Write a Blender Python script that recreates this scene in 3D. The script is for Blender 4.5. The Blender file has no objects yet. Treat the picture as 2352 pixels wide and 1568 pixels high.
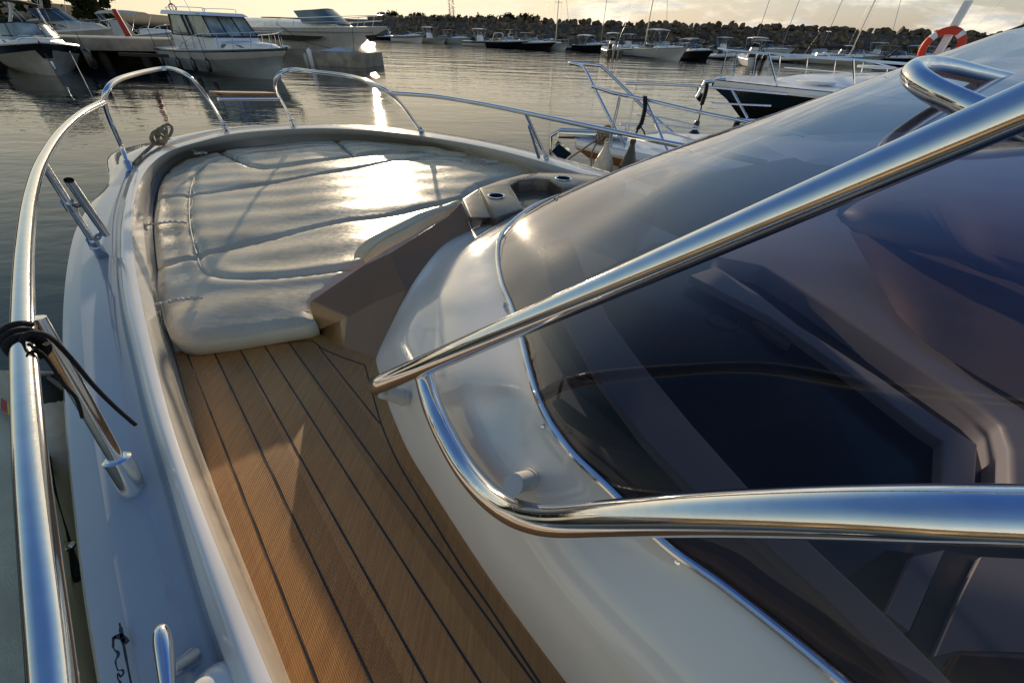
import bpy, bmesh, math, random
from mathutils import Vector, Matrix, Quaternion
from mathutils.geometry import delaunay_2d_cdt
random.seed(7)
R = math.radians
scn = bpy.context.scene
C = bpy.data.collections.new('place'); scn.collection.children.link(C)

# ------------------------------------------------------------ camera
F_PX, CU, CV = 875.0, 1176.0, 784.0      # measured on a 2352 x 1568 copy of the photo
CAMZ = 2.3
PITCH, ROLL = R(39.1), R(2.0)
Fv = Vector((0, math.cos(PITCH), -math.sin(PITCH)))
U0 = Vector((0, math.sin(PITCH), math.cos(PITCH)))
X0 = Vector((1, 0, 0))
Rv = X0 * math.cos(ROLL) + U0 * math.sin(ROLL)
Uv = U0 * math.cos(ROLL) - X0 * math.sin(ROLL)
EYE = Vector((0, 0, CAMZ))
cam_d = bpy.data.cameras.new('camera'); cam = bpy.data.objects.new('camera', cam_d); C.objects.link(cam)
cam_d.sensor_width = 36; cam_d.lens = 36 * F_PX / 2352; cam_d.clip_end = 6000; cam_d.clip_start = 0.02
M3 = Matrix((Rv, Uv, -Fv)).transposed()
cam.matrix_world = Matrix.Translation(EYE) @ M3.to_4x4()
scn.camera = cam

def ray(u, v):
    return Fv + Rv * ((u - CU) / F_PX) + Uv * ((CV - v) / F_PX)
def Z(u, v, z):                      # survey: point of height z seen at u, v
    d = ray(u, v); return EYE + d * ((z - CAMZ) / d.z)
def T(u, v, t):                      # survey: point at depth t
    return EYE + ray(u, v) * t

# ------------------------------------------------------------ materials
def new_mat(name):
    m = bpy.data.materials.new(name); m.use_nodes = True
    nt = m.node_tree; b = nt.nodes['Principled BSDF']
    return m, nt, b
def N(nt, t, **k):
    n = nt.nodes.new(t)
    for a, v in k.items():
        if a == 'inp':
            for kk, vv in v.items(): n.inputs[kk].default_value = vv
        else: setattr(n, a, v)
    return n
def L(nt, a, b): nt.links.new(a, b)
def ramp(nt, fac, stops):
    r = N(nt, 'ShaderNodeValToRGB'); L(nt, fac, r.inputs[0])
    e = r.color_ramp.elements
    while len(e) < len(stops): e.new(0.5)
    for i, (p, c) in enumerate(stops):
        e[i].position = p; e[i].color = (*c, 1) if len(c) == 3 else c
    return r
def objco(nt, scale=(1, 1, 1), rot=(0, 0, 0), kind='Object'):
    tc = N(nt, 'ShaderNodeTexCoord'); mp = N(nt, 'ShaderNodeMapping')
    mp.inputs['Scale'].default_value = scale; mp.inputs['Rotation'].default_value = rot
    L(nt, tc.outputs[kind], mp.inputs[0]); return mp.outputs[0]
def noise(nt, vec, scale, detail=4, rough=.55, dist=0):
    n = N(nt, 'ShaderNodeTexNoise'); n.inputs['Scale'].default_value = scale
    n.inputs['Detail'].default_value = detail; n.inputs['Roughness'].default_value = rough
    n.inputs['Distortion'].default_value = dist
    L(nt, vec, n.inputs['Vector']); return n.outputs['Fac']
def mul(nt, a, k):
    n = N(nt, 'ShaderNodeMath', operation='MULTIPLY'); L(nt, a, n.inputs[0])
    if isinstance(k, (int, float)): n.inputs[1].default_value = k
    else: L(nt, k, n.inputs[1])
    return n.outputs[0]
def add(nt, a, k):
    n = N(nt, 'ShaderNodeMath', operation='ADD'); L(nt, a, n.inputs[0])
    if isinstance(k, (int, float)): n.inputs[1].default_value = k
    else: L(nt, k, n.inputs[1])
    return n.outputs[0]
def bump(nt, b, h, strength=.3, dist=.01):
    n = N(nt, 'ShaderNodeBump'); n.inputs['Strength'].default_value = strength
    n.inputs['Distance'].default_value = dist
    L(nt, h, n.inputs['Height']); L(nt, n.outputs[0], b.inputs['Normal']); return n
def paint(name, col, rough=.35, var=.12, nscale=3.0, coat=0, metal=0, bstr=0, bscale=60, dark=None, spec=.5):
    m, nt, b = new_mat(name)
    co = objco(nt)
    f = noise(nt, co, nscale, 6)
    dk = dark or tuple(c * (1 - var * 2) for c in col)
    r = ramp(nt, f, [(.3, dk), (.62, col)])
    L(nt, r.outputs[0], b.inputs['Base Color'])
    f2 = noise(nt, co, nscale * 5, 5)
    rr = N(nt, 'ShaderNodeMapRange'); rr.inputs[3].default_value = max(.01, rough - .08); rr.inputs[4].default_value = rough + .1
    L(nt, f2, rr.inputs[0]); L(nt, rr.outputs[0], b.inputs['Roughness'])
    b.inputs['Metallic'].default_value = metal
    b.inputs['Coat Weight'].default_value = coat; b.inputs['Coat Roughness'].default_value = .04
    b.inputs['Specular IOR Level'].default_value = spec
    if bstr: bump(nt, b, noise(nt, co, bscale, 4), bstr, .004)
    return m

def stone(name, a, bcol):
    m, nt, b = new_mat(name)
    co = objco(nt)
    oi = N(nt, 'ShaderNodeObjectInfo')
    f = noise(nt, co, 1.3, 8, .65)
    r = ramp(nt, f, [(.3, a), (.7, bcol)])
    hs = N(nt, 'ShaderNodeHueSaturation'); L(nt, r.outputs[0], hs.inputs['Color'])
    v = N(nt, 'ShaderNodeMapRange'); v.inputs[3].default_value = .55; v.inputs[4].default_value = 1.5
    L(nt, oi.outputs['Random'], v.inputs[0]); L(nt, v.outputs[0], hs.inputs['Value'])
    L(nt, hs.outputs[0], b.inputs['Base Color']); b.inputs['Roughness'].default_value = .9; b.inputs['Specular IOR Level'].default_value = .1
    bump(nt, b, noise(nt, co, 4, 8, .7), 1.0, .12)
    return m

def steel(name, rough=.07, tint=(.80, .80, .82)):
    m, nt, b = new_mat(name)
    co = objco(nt)
    b.inputs['Metallic'].default_value = 1
    f = noise(nt, co, 35, 5)
    r = ramp(nt, f, [(.35, tuple(c * .93 for c in tint)), (.6, tint)])
    L(nt, r.outputs[0], b.inputs['Base Color'])
    f2 = noise(nt, co, 220, 3)
    mr = N(nt, 'ShaderNodeMapRange'); mr.inputs[1].default_value = .45; mr.inputs[2].default_value = .75
    mr.inputs[3].default_value = rough * .7; mr.inputs[4].default_value = rough + .07
    L(nt, f2, mr.inputs[0]); L(nt, mr.outputs[0], b.inputs['Roughness'])
    bump(nt, b, noise(nt, co, 900, 2), .03, .0006)
    return m

M = {}
M['chrome'] = steel('polished_steel')
M['satin'] = steel('brushed_steel', .18, (.55, .58, .62))
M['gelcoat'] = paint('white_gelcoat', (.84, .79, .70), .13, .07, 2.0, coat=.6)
M['gelcoat_sky_painted'] = paint('gelcoat_painted_sky_reflection', (.40, .42, .44), .12, .05, 2.0, coat=.6)  # white side deck, with the dark sky reflection put into its base colour
M['gelcoat_warm'] = paint('cream_gelcoat', (.78, .76, .71), .2, .05, 3.0, coat=.5)
M['gelcoat_grey'] = paint('grey_gelcoat', (.50, .52, .54), .2, .05, 3.0, coat=.5)
M['white'] = paint('white_paint', (.82, .82, .82), .3, .07, 2.0, coat=.3)
M['offwhite'] = paint('weathered_white', (.55, .54, .50), .4, .12, 2.0)
M['pale_blue'] = paint('pale_blue_grey_paint', (.46, .52, .57), .3, .06, 2.0, coat=.4)
M['navy'] = paint('navy_paint', (.012, .018, .035), .15, .1, 2.0, coat=.6)
M['black'] = paint('black_paint', (.012, .012, .013), .25, .1, 2.0, coat=.3)
M['rubber'] = paint('black_rubber', (.012, .012, .012), .6, .1, 9.0)
M['brown'] = paint('brown_gelcoat', (.30, .165, .062), .12, .04, 2.5, coat=.9)
M['brown_dark_reflection'] = paint('brown_gelcoat_painted_reflection', (.24, .135, .062), .3, .06, 2.5, coat=.2)  # upper faces of the brown console: dark reflection painted as a deeper tone
M['dark_taupe'] = paint('dark_taupe_gelcoat', (.085, .066, .050), .25, .06, 2.5, coat=.4)
M['canvas_dark'] = paint('dark_canvas', (.02, .02, .025), .8, .1, 5.0, bstr=.3, bscale=200)
M['canvas_white'] = paint('white_canvas', (.55, .56, .6), .9, .1, 5.0, spec=.05)
M['canvas_cream'] = paint('cream_canvas', (.62, .55, .42), .8, .08, 5.0, bstr=.3, bscale=200)
M['canvas_blue'] = paint('blue_canvas', (.02, .06, .2), .8, .1, 5.0, bstr=.3, bscale=200)
M['canvas_brown'] = paint('brown_canvas', (.22, .15, .09), .8, .1, 5.0, bstr=.3, bscale=200)
M['red'] = paint('red_paint', (.5, .02, .015), .5, .1, 5.0)
M['orange'] = paint('orange_plastic', (.70, .045, .012), .5, .1, 5.0)
M['yellow'] = paint('yellow_paint', (.85, .6, .02), .5, .05, 5.0)
M['grey_plastic'] = paint('grey_plastic', (.30, .31, .32), .4, .1, 5.0)
M['rope'] = paint('weathered_rope', (.30, .24, .17), .9, .25, 40.0, bstr=1.0, bscale=300)
M['rope_dark'] = paint('black_rope', (.012, .011, .010), .8, .3, 60.0, bstr=1.0, bscale=400)
M['white_rope'] = paint('white_rope', (.6, .57, .5), .9, .2, 60.0, bstr=1.0, bscale=400)
M['concrete'] = paint('concrete', (.42, .38, .31), .9, .25, 1.2, bstr=.6, bscale=12, spec=.08)
M['concrete_dark'] = paint('stained_concrete', (.09, .08, .07), .9, .3, 1.2, bstr=.6, bscale=12)
M['wood'] = paint('varnished_wood', (.32, .13, .04), .25, .25, 14.0, coat=.6)
M['antifoul'] = paint('antifouling', (.03, .04, .06), .7, .2, 3.0)
M['fender_white'] = paint('scuffed_vinyl', (.62, .57, .46), .45, .16, 14.0)
M['leather'] = paint('mauve_vinyl', (.46, .37, .33), .45, .08, 6.0, bstr=.15, bscale=180)
M['leather_cream'] = paint('cream_vinyl', (.55, .48, .38), .5, .08, 6.0, bstr=.15, bscale=180)
M['liner_lilac'] = paint('white_moulding', (.80, .77, .80), .45, .04, 3.0)
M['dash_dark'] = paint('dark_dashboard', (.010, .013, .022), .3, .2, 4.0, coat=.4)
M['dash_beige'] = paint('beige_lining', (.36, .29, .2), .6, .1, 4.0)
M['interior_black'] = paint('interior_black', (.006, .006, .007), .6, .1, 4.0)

def glass_dark(name, col, rough=.05):
    m, nt, b = new_mat(name)
    b.inputs['Base Color'].default_value = (*col, 1); b.inputs['Roughness'].default_value = rough
    b.inputs['Specular IOR Level'].default_value = .9
    co = objco(nt); f = noise(nt, co, 1.5, 3)
    r = ramp(nt, f, [(.3, tuple(c * .4 for c in col)), (.7, tuple(min(1, c * 1.7) for c in col))])
    L(nt, r.outputs[0], b.inputs['Base Color']); return m
M['glass_boat'] = glass_dark('tinted_boat_glass', (.03, .035, .04))
M['glass_green'] = glass_dark('pale_boat_glass', (.22, .27, .26))

def mk_windshield():
    m, nt, b = new_mat('smoked_acrylic')
    nt.nodes.remove(b); out = nt.nodes['Material Output']
    tr = N(nt, 'ShaderNodeBsdfTransparent'); tr.inputs[0].default_value = (.22, .22, .25, 1)
    gl = N(nt, 'ShaderNodeBsdfGlossy'); gl.inputs[0].default_value = (.92, .92, 1, 1)
    co = objco(nt)
    n1 = noise(nt, co, 90, 4, .7)
    mr = N(nt, 'ShaderNodeMapRange'); mr.inputs[1].default_value = .5; mr.inputs[2].default_value = .8
    mr.inputs[3].default_value = .012; mr.inputs[4].default_value = .10
    L(nt, n1, mr.inputs[0]); L(nt, mr.outputs[0], gl.inputs['Roughness'])
    # fine wiping scratches
    v = N(nt, 'ShaderNodeTexVoronoi', feature='DISTANCE_TO_EDGE'); v.inputs['Scale'].default_value = 45
    mp = objco(nt, (3.2, .5, 1), (0, 0, R(25))); L(nt, mp, v.inputs['Vector'])
    lt = N(nt, 'ShaderNodeMath', operation='LESS_THAN'); L(nt, v.outputs['Distance'], lt.inputs[0]); lt.inputs[1].default_value = .010
    g2 = N(nt, 'ShaderNodeBsdfGlossy'); g2.inputs['Roughness'].default_value = .17; g2.inputs[0].default_value = (.9, .9, .9, 1)
    fr = N(nt, 'ShaderNodeFresnel'); fr.inputs[0].default_value = 1.5
    lw = N(nt, 'ShaderNodeLayerWeight'); lw.inputs[0].default_value = .5
    pw = N(nt, 'ShaderNodeMath', operation='POWER'); L(nt, lw.outputs['Facing'], pw.inputs[0]); pw.inputs[1].default_value = 2.5
    f = N(nt, 'ShaderNodeMath', operation='MULTIPLY_ADD'); L(nt, pw.outputs[0], f.inputs[0]); f.inputs[1].default_value = .95; f.inputs[2].default_value = .018
    f.use_clamp = True
    mx0 = N(nt, 'ShaderNodeMixShader'); L(nt, add(nt, mul(nt, lt.outputs[0], .22), .09), mx0.inputs[0]); L(nt, gl.outputs[0], mx0.inputs[1]); L(nt, g2.outputs[0], mx0.inputs[2])
    mx = N(nt, 'ShaderNodeMixShader'); L(nt, f.outputs[0], mx.inputs[0]); L(nt, tr.outputs[0], mx.inputs[1]); L(nt, mx0.outputs[0], mx.inputs[2])
    # thin film of dust and haze
    df = N(nt, 'ShaderNodeBsdfDiffuse'); df.inputs[0].default_value = (.55, .53, .62, 1)
    n3 = noise(nt, co, 2.2, 5, .6)
    mr2 = N(nt, 'ShaderNodeMapRange'); mr2.inputs[1].default_value = .35; mr2.inputs[2].default_value = .75
    mr2.inputs[3].default_value = .004; mr2.inputs[4].default_value = .022
    L(nt, n3, mr2.inputs[0])
    mx2 = N(nt, 'ShaderNodeMixShader'); L(nt, mr2.outputs[0], mx2.inputs[0]); L(nt, mx.outputs[0], mx2.inputs[1]); L(nt, df.outputs[0], mx2.inputs[2])
    L(nt, mx2.outputs[0], out.inputs[0]); return m
M['windshield'] = mk_windshield()
M['dark_window'] = paint('dark_window', (.01, .01, .011), .4, .1, 2.0, spec=.15)

AXIS_AZ = R(42.5)          # keel line of the own boat, to port of the view
def mk_teak():
    m, nt, b = new_mat('synthetic_teak')
    co = objco(nt, (1, 1, 1), (0, 0, -AXIS_AZ))
    sx = N(nt, 'ShaderNodeSeparateXYZ'); L(nt, co, sx.inputs[0])
    w = mul(nt, sx.outputs[0], 6.2832 / .0042)
    s = N(nt, 'ShaderNodeMath', operation='SINE'); L(nt, w, s.inputs[0])
    st = objco(nt, (60, 3, 1), (0, 0, -AXIS_AZ)); n1 = noise(nt, st, 3.0, 5, .6)
    n2 = noise(nt, co, 2.5, 5)
    h = add(nt, mul(nt, s.outputs[0], .5), mul(nt, n1, 1.2))
    r = ramp(nt, add(nt, mul(nt, n1, .7), mul(nt, n2, .4)), [(.3, (.28, .12, .03)), (.75, (.50, .25, .075))])
    mx = N(nt, 'ShaderNodeMix', data_type='RGBA', blend_type='MULTIPLY'); mx.inputs[0].default_value = .28
    rr = ramp(nt, add(nt, mul(nt, s.outputs[0], .5), .5), [(0, (.45, .45, .45)), (.6, (1, 1, 1))])
    L(nt, r.outputs[0], mx.inputs[6]); L(nt, rr.outputs[0], mx.inputs[7]); x0_ = Z(428, 808, 1.20).dot(Vector((math.cos(AXIS_AZ), math.sin(AXIS_AZ), 0)))
    fl = N(nt, 'ShaderNodeMath', operation='FLOOR'); L(nt, mul(nt, add(nt, sx.outputs[0], -x0_), 1 / .0865), fl.inputs[0])
    wn = N(nt, 'ShaderNodeTexWhiteNoise', noise_dimensions='1D'); L(nt, fl.outputs[0], wn.inputs['W'])
    vr = N(nt, 'ShaderNodeMapRange'); vr.inputs[3].default_value = .82; vr.inputs[4].default_value = 1.14; L(nt, wn.outputs['Value'], vr.inputs[0])
    hsv = N(nt, 'ShaderNodeHueSaturation'); L(nt, vr.outputs[0], hsv.inputs['Value']); L(nt, mx.outputs[2], hsv.inputs['Color'])
    L(nt, hsv.outputs[0], b.inputs['Base Color'])
    b.inputs['Roughness'].default_value = .42
    bump(nt, b, h, .5, .0012); return m
M['teak'] = mk_teak()
M['caulk'] = paint('dark_caulking', (.012, .014, .018), .5, .1, 9.0)

def mk_vinyl():
    m, nt, b = new_mat('sunpad_vinyl')
    co = objco(nt)
    n2 = noise(nt, co, 2.2, 7, .6)
    r = ramp(nt, n2, [(.3, (.38, .33, .24)), (.6, (.58, .51, .38))])
    L(nt, r.outputs[0], b.inputs['Base Color'])
    n4 = noise(nt, co, 30, 5, .7)
    mr = N(nt, 'ShaderNodeMapRange'); mr.inputs[1].default_value = .4; mr.inputs[2].default_value = .7
    mr.inputs[3].default_value = .24; mr.inputs[4].default_value = .42
    L(nt, n4, mr.inputs[0]); L(nt, mr.outputs[0], b.inputs['Roughness'])
    b.inputs['Specular IOR Level'].default_value = .30
    st = objco(nt, (4, 15, 1), (0, 0, R(-22))); nw = noise(nt, st, 1.6, 5, .6, .6)
    nf = noise(nt, co, 55, 5, .65)
    nl = noise(nt, co, 9, 4, .6, .5)
    h = add(nt, add(nt, mul(nt, nw, 1.0), mul(nt, nf, .17)), mul(nt, nl, .8))
    bump(nt, b, h, .26, .005); return m
M['vinyl'] = mk_vinyl()
M['vinyl_side'] = paint('cream_vinyl_side', (.58, .54, .40), .45, .05, 5.0, bstr=.2, bscale=150)

def mk_cover():
    m, nt, b = new_mat('olive_canvas')
    co = objco(nt)
    n2 = noise(nt, co, 1.6, 6, .6)
    r = ramp(nt, n2, [(.3, (.46, .44, .27)), (.55, (.74, .70, .47)), (.75, (.88, .83, .60))])
    L(nt, r.outputs[0], b.inputs['Base Color']); b.inputs['Roughness'].default_value = .75
    h = add(nt, noise(nt, co, 5, 4), mul(nt, noise(nt, co, 260, 3), .15))
    bump(nt, b, h, .5, .03); return m
M['cover'] = mk_cover()

def mk_water():
    m, nt, b = new_mat('harbour_water')
    b.inputs['Base Color'].default_value = (.005, .014, .020, 1)
    b.inputs['Roughness'].default_value = .045; b.inputs['IOR'].default_value = 1.333
    b.inputs['Specular IOR Level'].default_value = .5
    a = objco(nt, (.55, 1.5, 1), (0, 0, R(8))); c2 = objco(nt, (1.0, 2.1, 1), (0, 0, R(-9)))
    n1 = noise(nt, a, .55, 3, .5, .4); n2 = noise(nt, c2, 1.9, 3, .5, .3); n3 = noise(nt, c2, 7, 2, .5)
    big = noise(nt, objco(nt, (1, 1, 1)), .06, 2)
    bg = N(nt, 'ShaderNodeMapRange'); bg.inputs[1].default_value = .35; bg.inputs[2].default_value = .65
    bg.inputs[3].default_value = .6; bg.inputs[4].default_value = 1.25; L(nt, big, bg.inputs[0])
    # calm beside the moored boats, livelier out in the basin
    sy = N(nt, 'ShaderNodeSeparateXYZ'); L(nt, objco(nt), sy.inputs[0])
    fr = N(nt, 'ShaderNodeMapRange'); fr.inputs[1].default_value = 8; fr.inputs[2].default_value = 55
    fr.inputs[3].default_value = .2; fr.inputs[4].default_value = .55; L(nt, sy.outputs[1], fr.inputs[0])
    rg = N(nt, 'ShaderNodeMapRange'); rg.inputs[1].default_value = 7; rg.inputs[2].default_value = 26; rg.inputs[3].default_value = .045; rg.inputs[4].default_value = .006; L(nt, sy.outputs[1], rg.inputs[0]); L(nt, rg.outputs[0], b.inputs['Roughness'])
    n0 = noise(nt, objco(nt, (.30, .9, 1), (0, 0, R(5))), .42, 2, .5, .3)
    fs = N(nt, 'ShaderNodeMapRange'); fs.inputs[1].default_value = 14; fs.inputs[2].default_value = 50; fs.inputs[3].default_value = 0; fs.inputs[4].default_value = 1.5; L(nt, sy.outputs[1], fs.inputs[0])
    h = add(nt, add(nt, mul(nt, n1, 1.0), mul(nt, n2, .30)), mul(nt, n3, .035))
    h = mul(nt, mul(nt, h, bg.outputs[0]), fr.outputs[0]); h = add(nt, h, mul(nt, n0, fs.outputs[0]))
    bump(nt, b, h, 1.0, .11); return m
M['water'] = mk_water()

# ------------------------------------------------------------ mesh helpers
def mesh_obj(name, verts, faces, mats, parent=None, smooth=True, sharp=35, fmat=None):
    me = bpy.data.meshes.new(name); me.from_pydata([tuple(v) for v in verts], [], faces)
    if not isinstance(mats, (list, tuple)): mats = [mats]
    for m in mats: me.materials.append(m)
    bm = bmesh.new(); bm.from_mesh(me)
    bmesh.ops.recalc_face_normals(bm, faces=bm.faces)
    bm.to_mesh(me); bm.free()
    if fmat: me.polygons.foreach_set('material_index', fmat)
    me.polygons.foreach_set('use_smooth', [smooth] * len(me.polygons))
    if smooth and sharp: me.set_sharp_from_angle(angle=R(sharp))
    o = bpy.data.objects.new(name, me); C.objects.link(o)
    if parent is not None: setpar(o, parent)
    return o
def setpar(o, p):
    o.parent = p; 
    mw = Matrix.LocRotScale(p.location, p.rotation_euler, p.scale)
    if p.parent: mw = Matrix.LocRotScale(p.parent.location, p.parent.rotation_euler, p.parent.scale) @ mw
    o.matrix_parent_inverse = mw.inverted()
def adopt(o, p): o.parent = p; return o      # local coordinates
def empty(name, loc=(0, 0, 0), rz=0):
    o = bpy.data.objects.new(name, None); C.objects.link(o); o.location = loc; o.rotation_euler = (0, 0, rz)
    o.empty_display_size = .2; return o
def tag(o, label=None, cat=None, group=None, kind=None):
    if label: o['label'] = label
    if cat: o['category'] = cat
    if group: o['group'] = group
    if kind: o['kind'] = kind
    return o
class MB:
    def __init__(s): s.v = []; s.f = []; s.m = []
    def add(s, vs, fs, mi=0):
        k = len(s.v); s.v += [Vector(v) for v in vs]; s.f += [tuple(i + k for i in f) for f in fs]; s.m += [mi] * len(fs); return s
    def build(s, name, mats, parent=None, smooth=True, sharp=35, local=False):
        o = mesh_obj(name, s.v, s.f, mats, None if local else parent, smooth, sharp, s.m)
        if local and parent is not None: o.parent = parent
        return o
def cr(P, n=6, closed=False):
    P = [Vector(p) for p in P]; out = []
    N_ = len(P)
    for i in range(N_ if closed else N_ - 1):
        p1, p2 = P[i], P[(i + 1) % N_]
        p0 = P[i - 1] if (i > 0 or closed) else p1 * 2 - p2
        p3 = P[(i + 2) % N_] if (i + 2 < N_ or closed) else p2 * 2 - p1
        for k in range(n):
            t = k / n
            out.append(.5 * ((2 * p1) + (p2 - p0) * t + (2 * p0 - 5 * p1 + 4 * p2 - p3) * t * t + (3 * p1 - p0 - 3 * p2 + p3) * t ** 3))
    if not closed: out.append(P[-1])
    return out
def tube(mb, P, r, n=12, mi=0, caps=True, closed=False):
    P = [Vector(p) for p in P]; rings = []
    K = len(P); rr = r if isinstance(r, (list, tuple)) else [r] * K
    tang = []
    for i in range(K):
        if closed: t = P[(i + 1) % K] - P[i - 1]
        else: t = P[min(i + 1, K - 1)] - P[max(i - 1, 0)]
        tang.append(t.normalized() if t.length > 1e-9 else Vector((0, 0, 1)))
    a = tang[0].orthogonal().normalized()
    vs = []
    for i in range(K):
        if i:
            q = tang[i - 1].rotation_difference(tang[i]); a = (q @ a)
        a = (a - tang[i] * a.dot(tang[i])).normalized(); b = tang[i].cross(a)
        for k in range(n):
            an = 2 * math.pi * k / n
            vs.append(P[i] + (a * math.cos(an) + b * math.sin(an)) * rr[i])
    fs = []
    for i in range(K if closed else K - 1):
        j = (i + 1) % K
        for k in range(n):
            k2 = (k + 1) % n
            fs.append((i * n + k, i * n + k2, j * n + k2, j * n + k))
    if caps and not closed:
        fs.append(tuple(range(n - 1, -1, -1))); fs.append(tuple((K - 1) * n + k for k in range(n)))
    return mb.add(vs, fs, mi)
def hexa(mb, b4, t4, mi=0):
    vs = [Vector(p) for p in b4] + [Vector(p) for p in t4]
    return mb.add(vs, [(3, 2, 1, 0), (4, 5, 6, 7), (0, 1, 5, 4), (1, 2, 6, 5), (2, 3, 7, 6), (3, 0, 4, 7)], mi)
def box(mb, c, s, mi=0, rz=0):
    c = Vector(c); x, y, z = s[0] / 2, s[1] / 2, s[2] / 2
    q = Matrix.Rotation(rz, 3, 'Z')
    P = lambda a, b, d: c + q @ Vector((a, b, d))
    return hexa(mb, [P(-x, -y, -z), P(x, -y, -z), P(x, y, -z), P(-x, y, -z)], [P(-x, -y, z), P(x, -y, z), P(x, y, z), P(-x, y, z)], mi)
def bevel(o, w=.02, seg=2):
    bm = bmesh.new(); bm.from_mesh(o.data)
    ed = [e for e in bm.edges if len(e.link_faces) == 2 and e.calc_face_angle(0) > R(28)]
    bmesh.ops.bevel(bm, geom=ed, offset=w, segments=seg, profile=.6, affect='EDGES', clamp_overlap=True)
    bm.to_mesh(o.data); bm.free()
    o.data.polygons.foreach_set('use_smooth', [True] * len(o.data.polygons)); o.data.set_sharp_from_angle(angle=R(40)); return o
def lathe(mb, prof, o=(0, 0, 0), ax=(0, 0, 1), n=20, mi=0):
    ax = Vector(ax).normalized(); a = ax.orthogonal().normalized(); b = ax.cross(a); o = Vector(o)
    vs = []
    for r, h in prof:
        for k in range(n):
            an = 2 * math.pi * k / n; vs.append(o + ax * h + (a * math.cos(an) + b * math.sin(an)) * r)
    fs = [(i * n + k, i * n + (k + 1) % n, (i + 1) * n + (k + 1) % n, (i + 1) * n + k) for i in range(len(prof) - 1) for k in range(n)]
    fs.append(tuple(range(n - 1, -1, -1))); fs.append(tuple((len(prof) - 1) * n + k for k in range(n)))
    return mb.add(vs, fs, mi)
def loft(mb, stations, sub=6, mi=None, closed_prof=False, mats=None):
    """stations: list of lists of points; smooth along the stations"""
    K = len(stations[0]); cols = [cr([s[k] for s in stations], sub) for k in range(K)]
    n = len(cols[0]); vs = [cols[k][i] for i in range(n) for k in range(K)]
    kk = K if closed_prof else K - 1
    for k in range(kk):
        k2 = (k + 1) % K
        fs = [(i * K + k, i * K + k2, (i + 1) * K + k2, (i + 1) * K + k) for i in range(n - 1)]
        if k == 0:
            base = len(mb.v); mb.v += [Vector(v) for v in vs]
        mb.f += [tuple(j + base for j in f) for f in fs]; mb.m += [mats[k] if mats else 0] * len(fs)
    return mb
# ============================================================ OWN MOTORBOAT
boat = empty('motorboat', (-.9, 2.0, 0))
tag(boat, 'white motorboat in the foreground with teak side deck, sunpad bow and chrome rails', 'motorboat')
ax = Vector((-math.sin(AXIS_AZ), math.cos(AXIS_AZ), 0)); pr = Vector((math.cos(AXIS_AZ), math.sin(AXIS_AZ), 0))

ZD, ZC, ZT = 1.36, 1.42, 1.20
S = [ # (E1 deck at coaming foot) (C0 outer top) (C1 inner top) (C3 inner foot) (z foot)
 [(536,1568),(566,1568),(626,1568),(668,1568),1.20],
 [(462,1350),(490,1350),(536,1350),(584,1350),1.20],
 [(391,1108),(408,1108),(440,1108),(490,1108),1.20],
 [(344,952),(357,952),(388,952),(438,952),1.20],
 [(309,810),(319,810),(352,812),(398,808),1.20],
 [(284,700),(292,700),(326,698),(372,705),1.20],
 [(272,600),(280,600),(309,598),(358,610),1.20],
 [(274,505),(281,505),(303,500),(350,500),1.20],
 [(289,440),(295,437),(316,432),(362,436),1.20],
 [(312,388),(317,384),(343,382),(385,392),1.20],
 [(358,349),(362,347),(388,348),(430,362),1.22],
 [(430,324),(433,322),(452,327),(500,348),1.22],
 [(520,304),(522,302),(534,308),(580,338),1.24],
 [(620,295),(622,293),(628,299),(655,331),1.24],
 [(740,291),(742,289),(744,295),(772,325),1.24],
 [(870,296),(871,294),(870,301),(885,330),1.24],
 [(1000,311),(1000,309),(997,317),(1000,345),1.24],
 [(1150,338),(1150,336),(1145,345),(1130,376),1.24],
 [(1330,385),(1330,383),(1320,394),(1290,420),1.24],
 [(1500,440),(1500,438),(1488,450),(1450,480),1.24]]
EO = [(232,1568),(196,1350),(167,1108),(152,952),(145,810),(147,695),(158,600),(176,530),(211,470),(252,420)]
stn = []
for i, s in enumerate(S):
    e1 = Z(*s[0], ZD); c0 = Z(*s[1], ZC); c1 = Z(*s[2], ZC - .004); c3 = Z(*s[3], s[4])
    stn.append([e1, c0, c1, c3])
def eo(i):
    if i < len(EO): return Z(*EO[i], ZD - .02)
    a = stn[i][0]; p = stn[i - 1][0]; b = stn[i + 1][0] if i + 1 < len(stn) else a * 2 - p
    t = (b - p); t.z = 0; n = Vector((-t.y, t.x, 0)).normalized()
    w = max(.12, .36 - .05 * (i - len(EO)))
    return a + n * w + Vector((0, 0, -.02))
outer = [eo(i) for i in range(len(S))]
def extend(rows, ds=(.25, .6, 1.2)):
    base = rows[0]; tg = [(a - b).normalized() for a, b in zip(rows[0], rows[1])]; 
    for d in ds: rows.insert(0, [a + t * d for a, t in zip(base, tg)])
oo = [[p] for p in outer]; extend(oo); outer = [r[0] for r in oo]; extend(stn)
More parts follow.
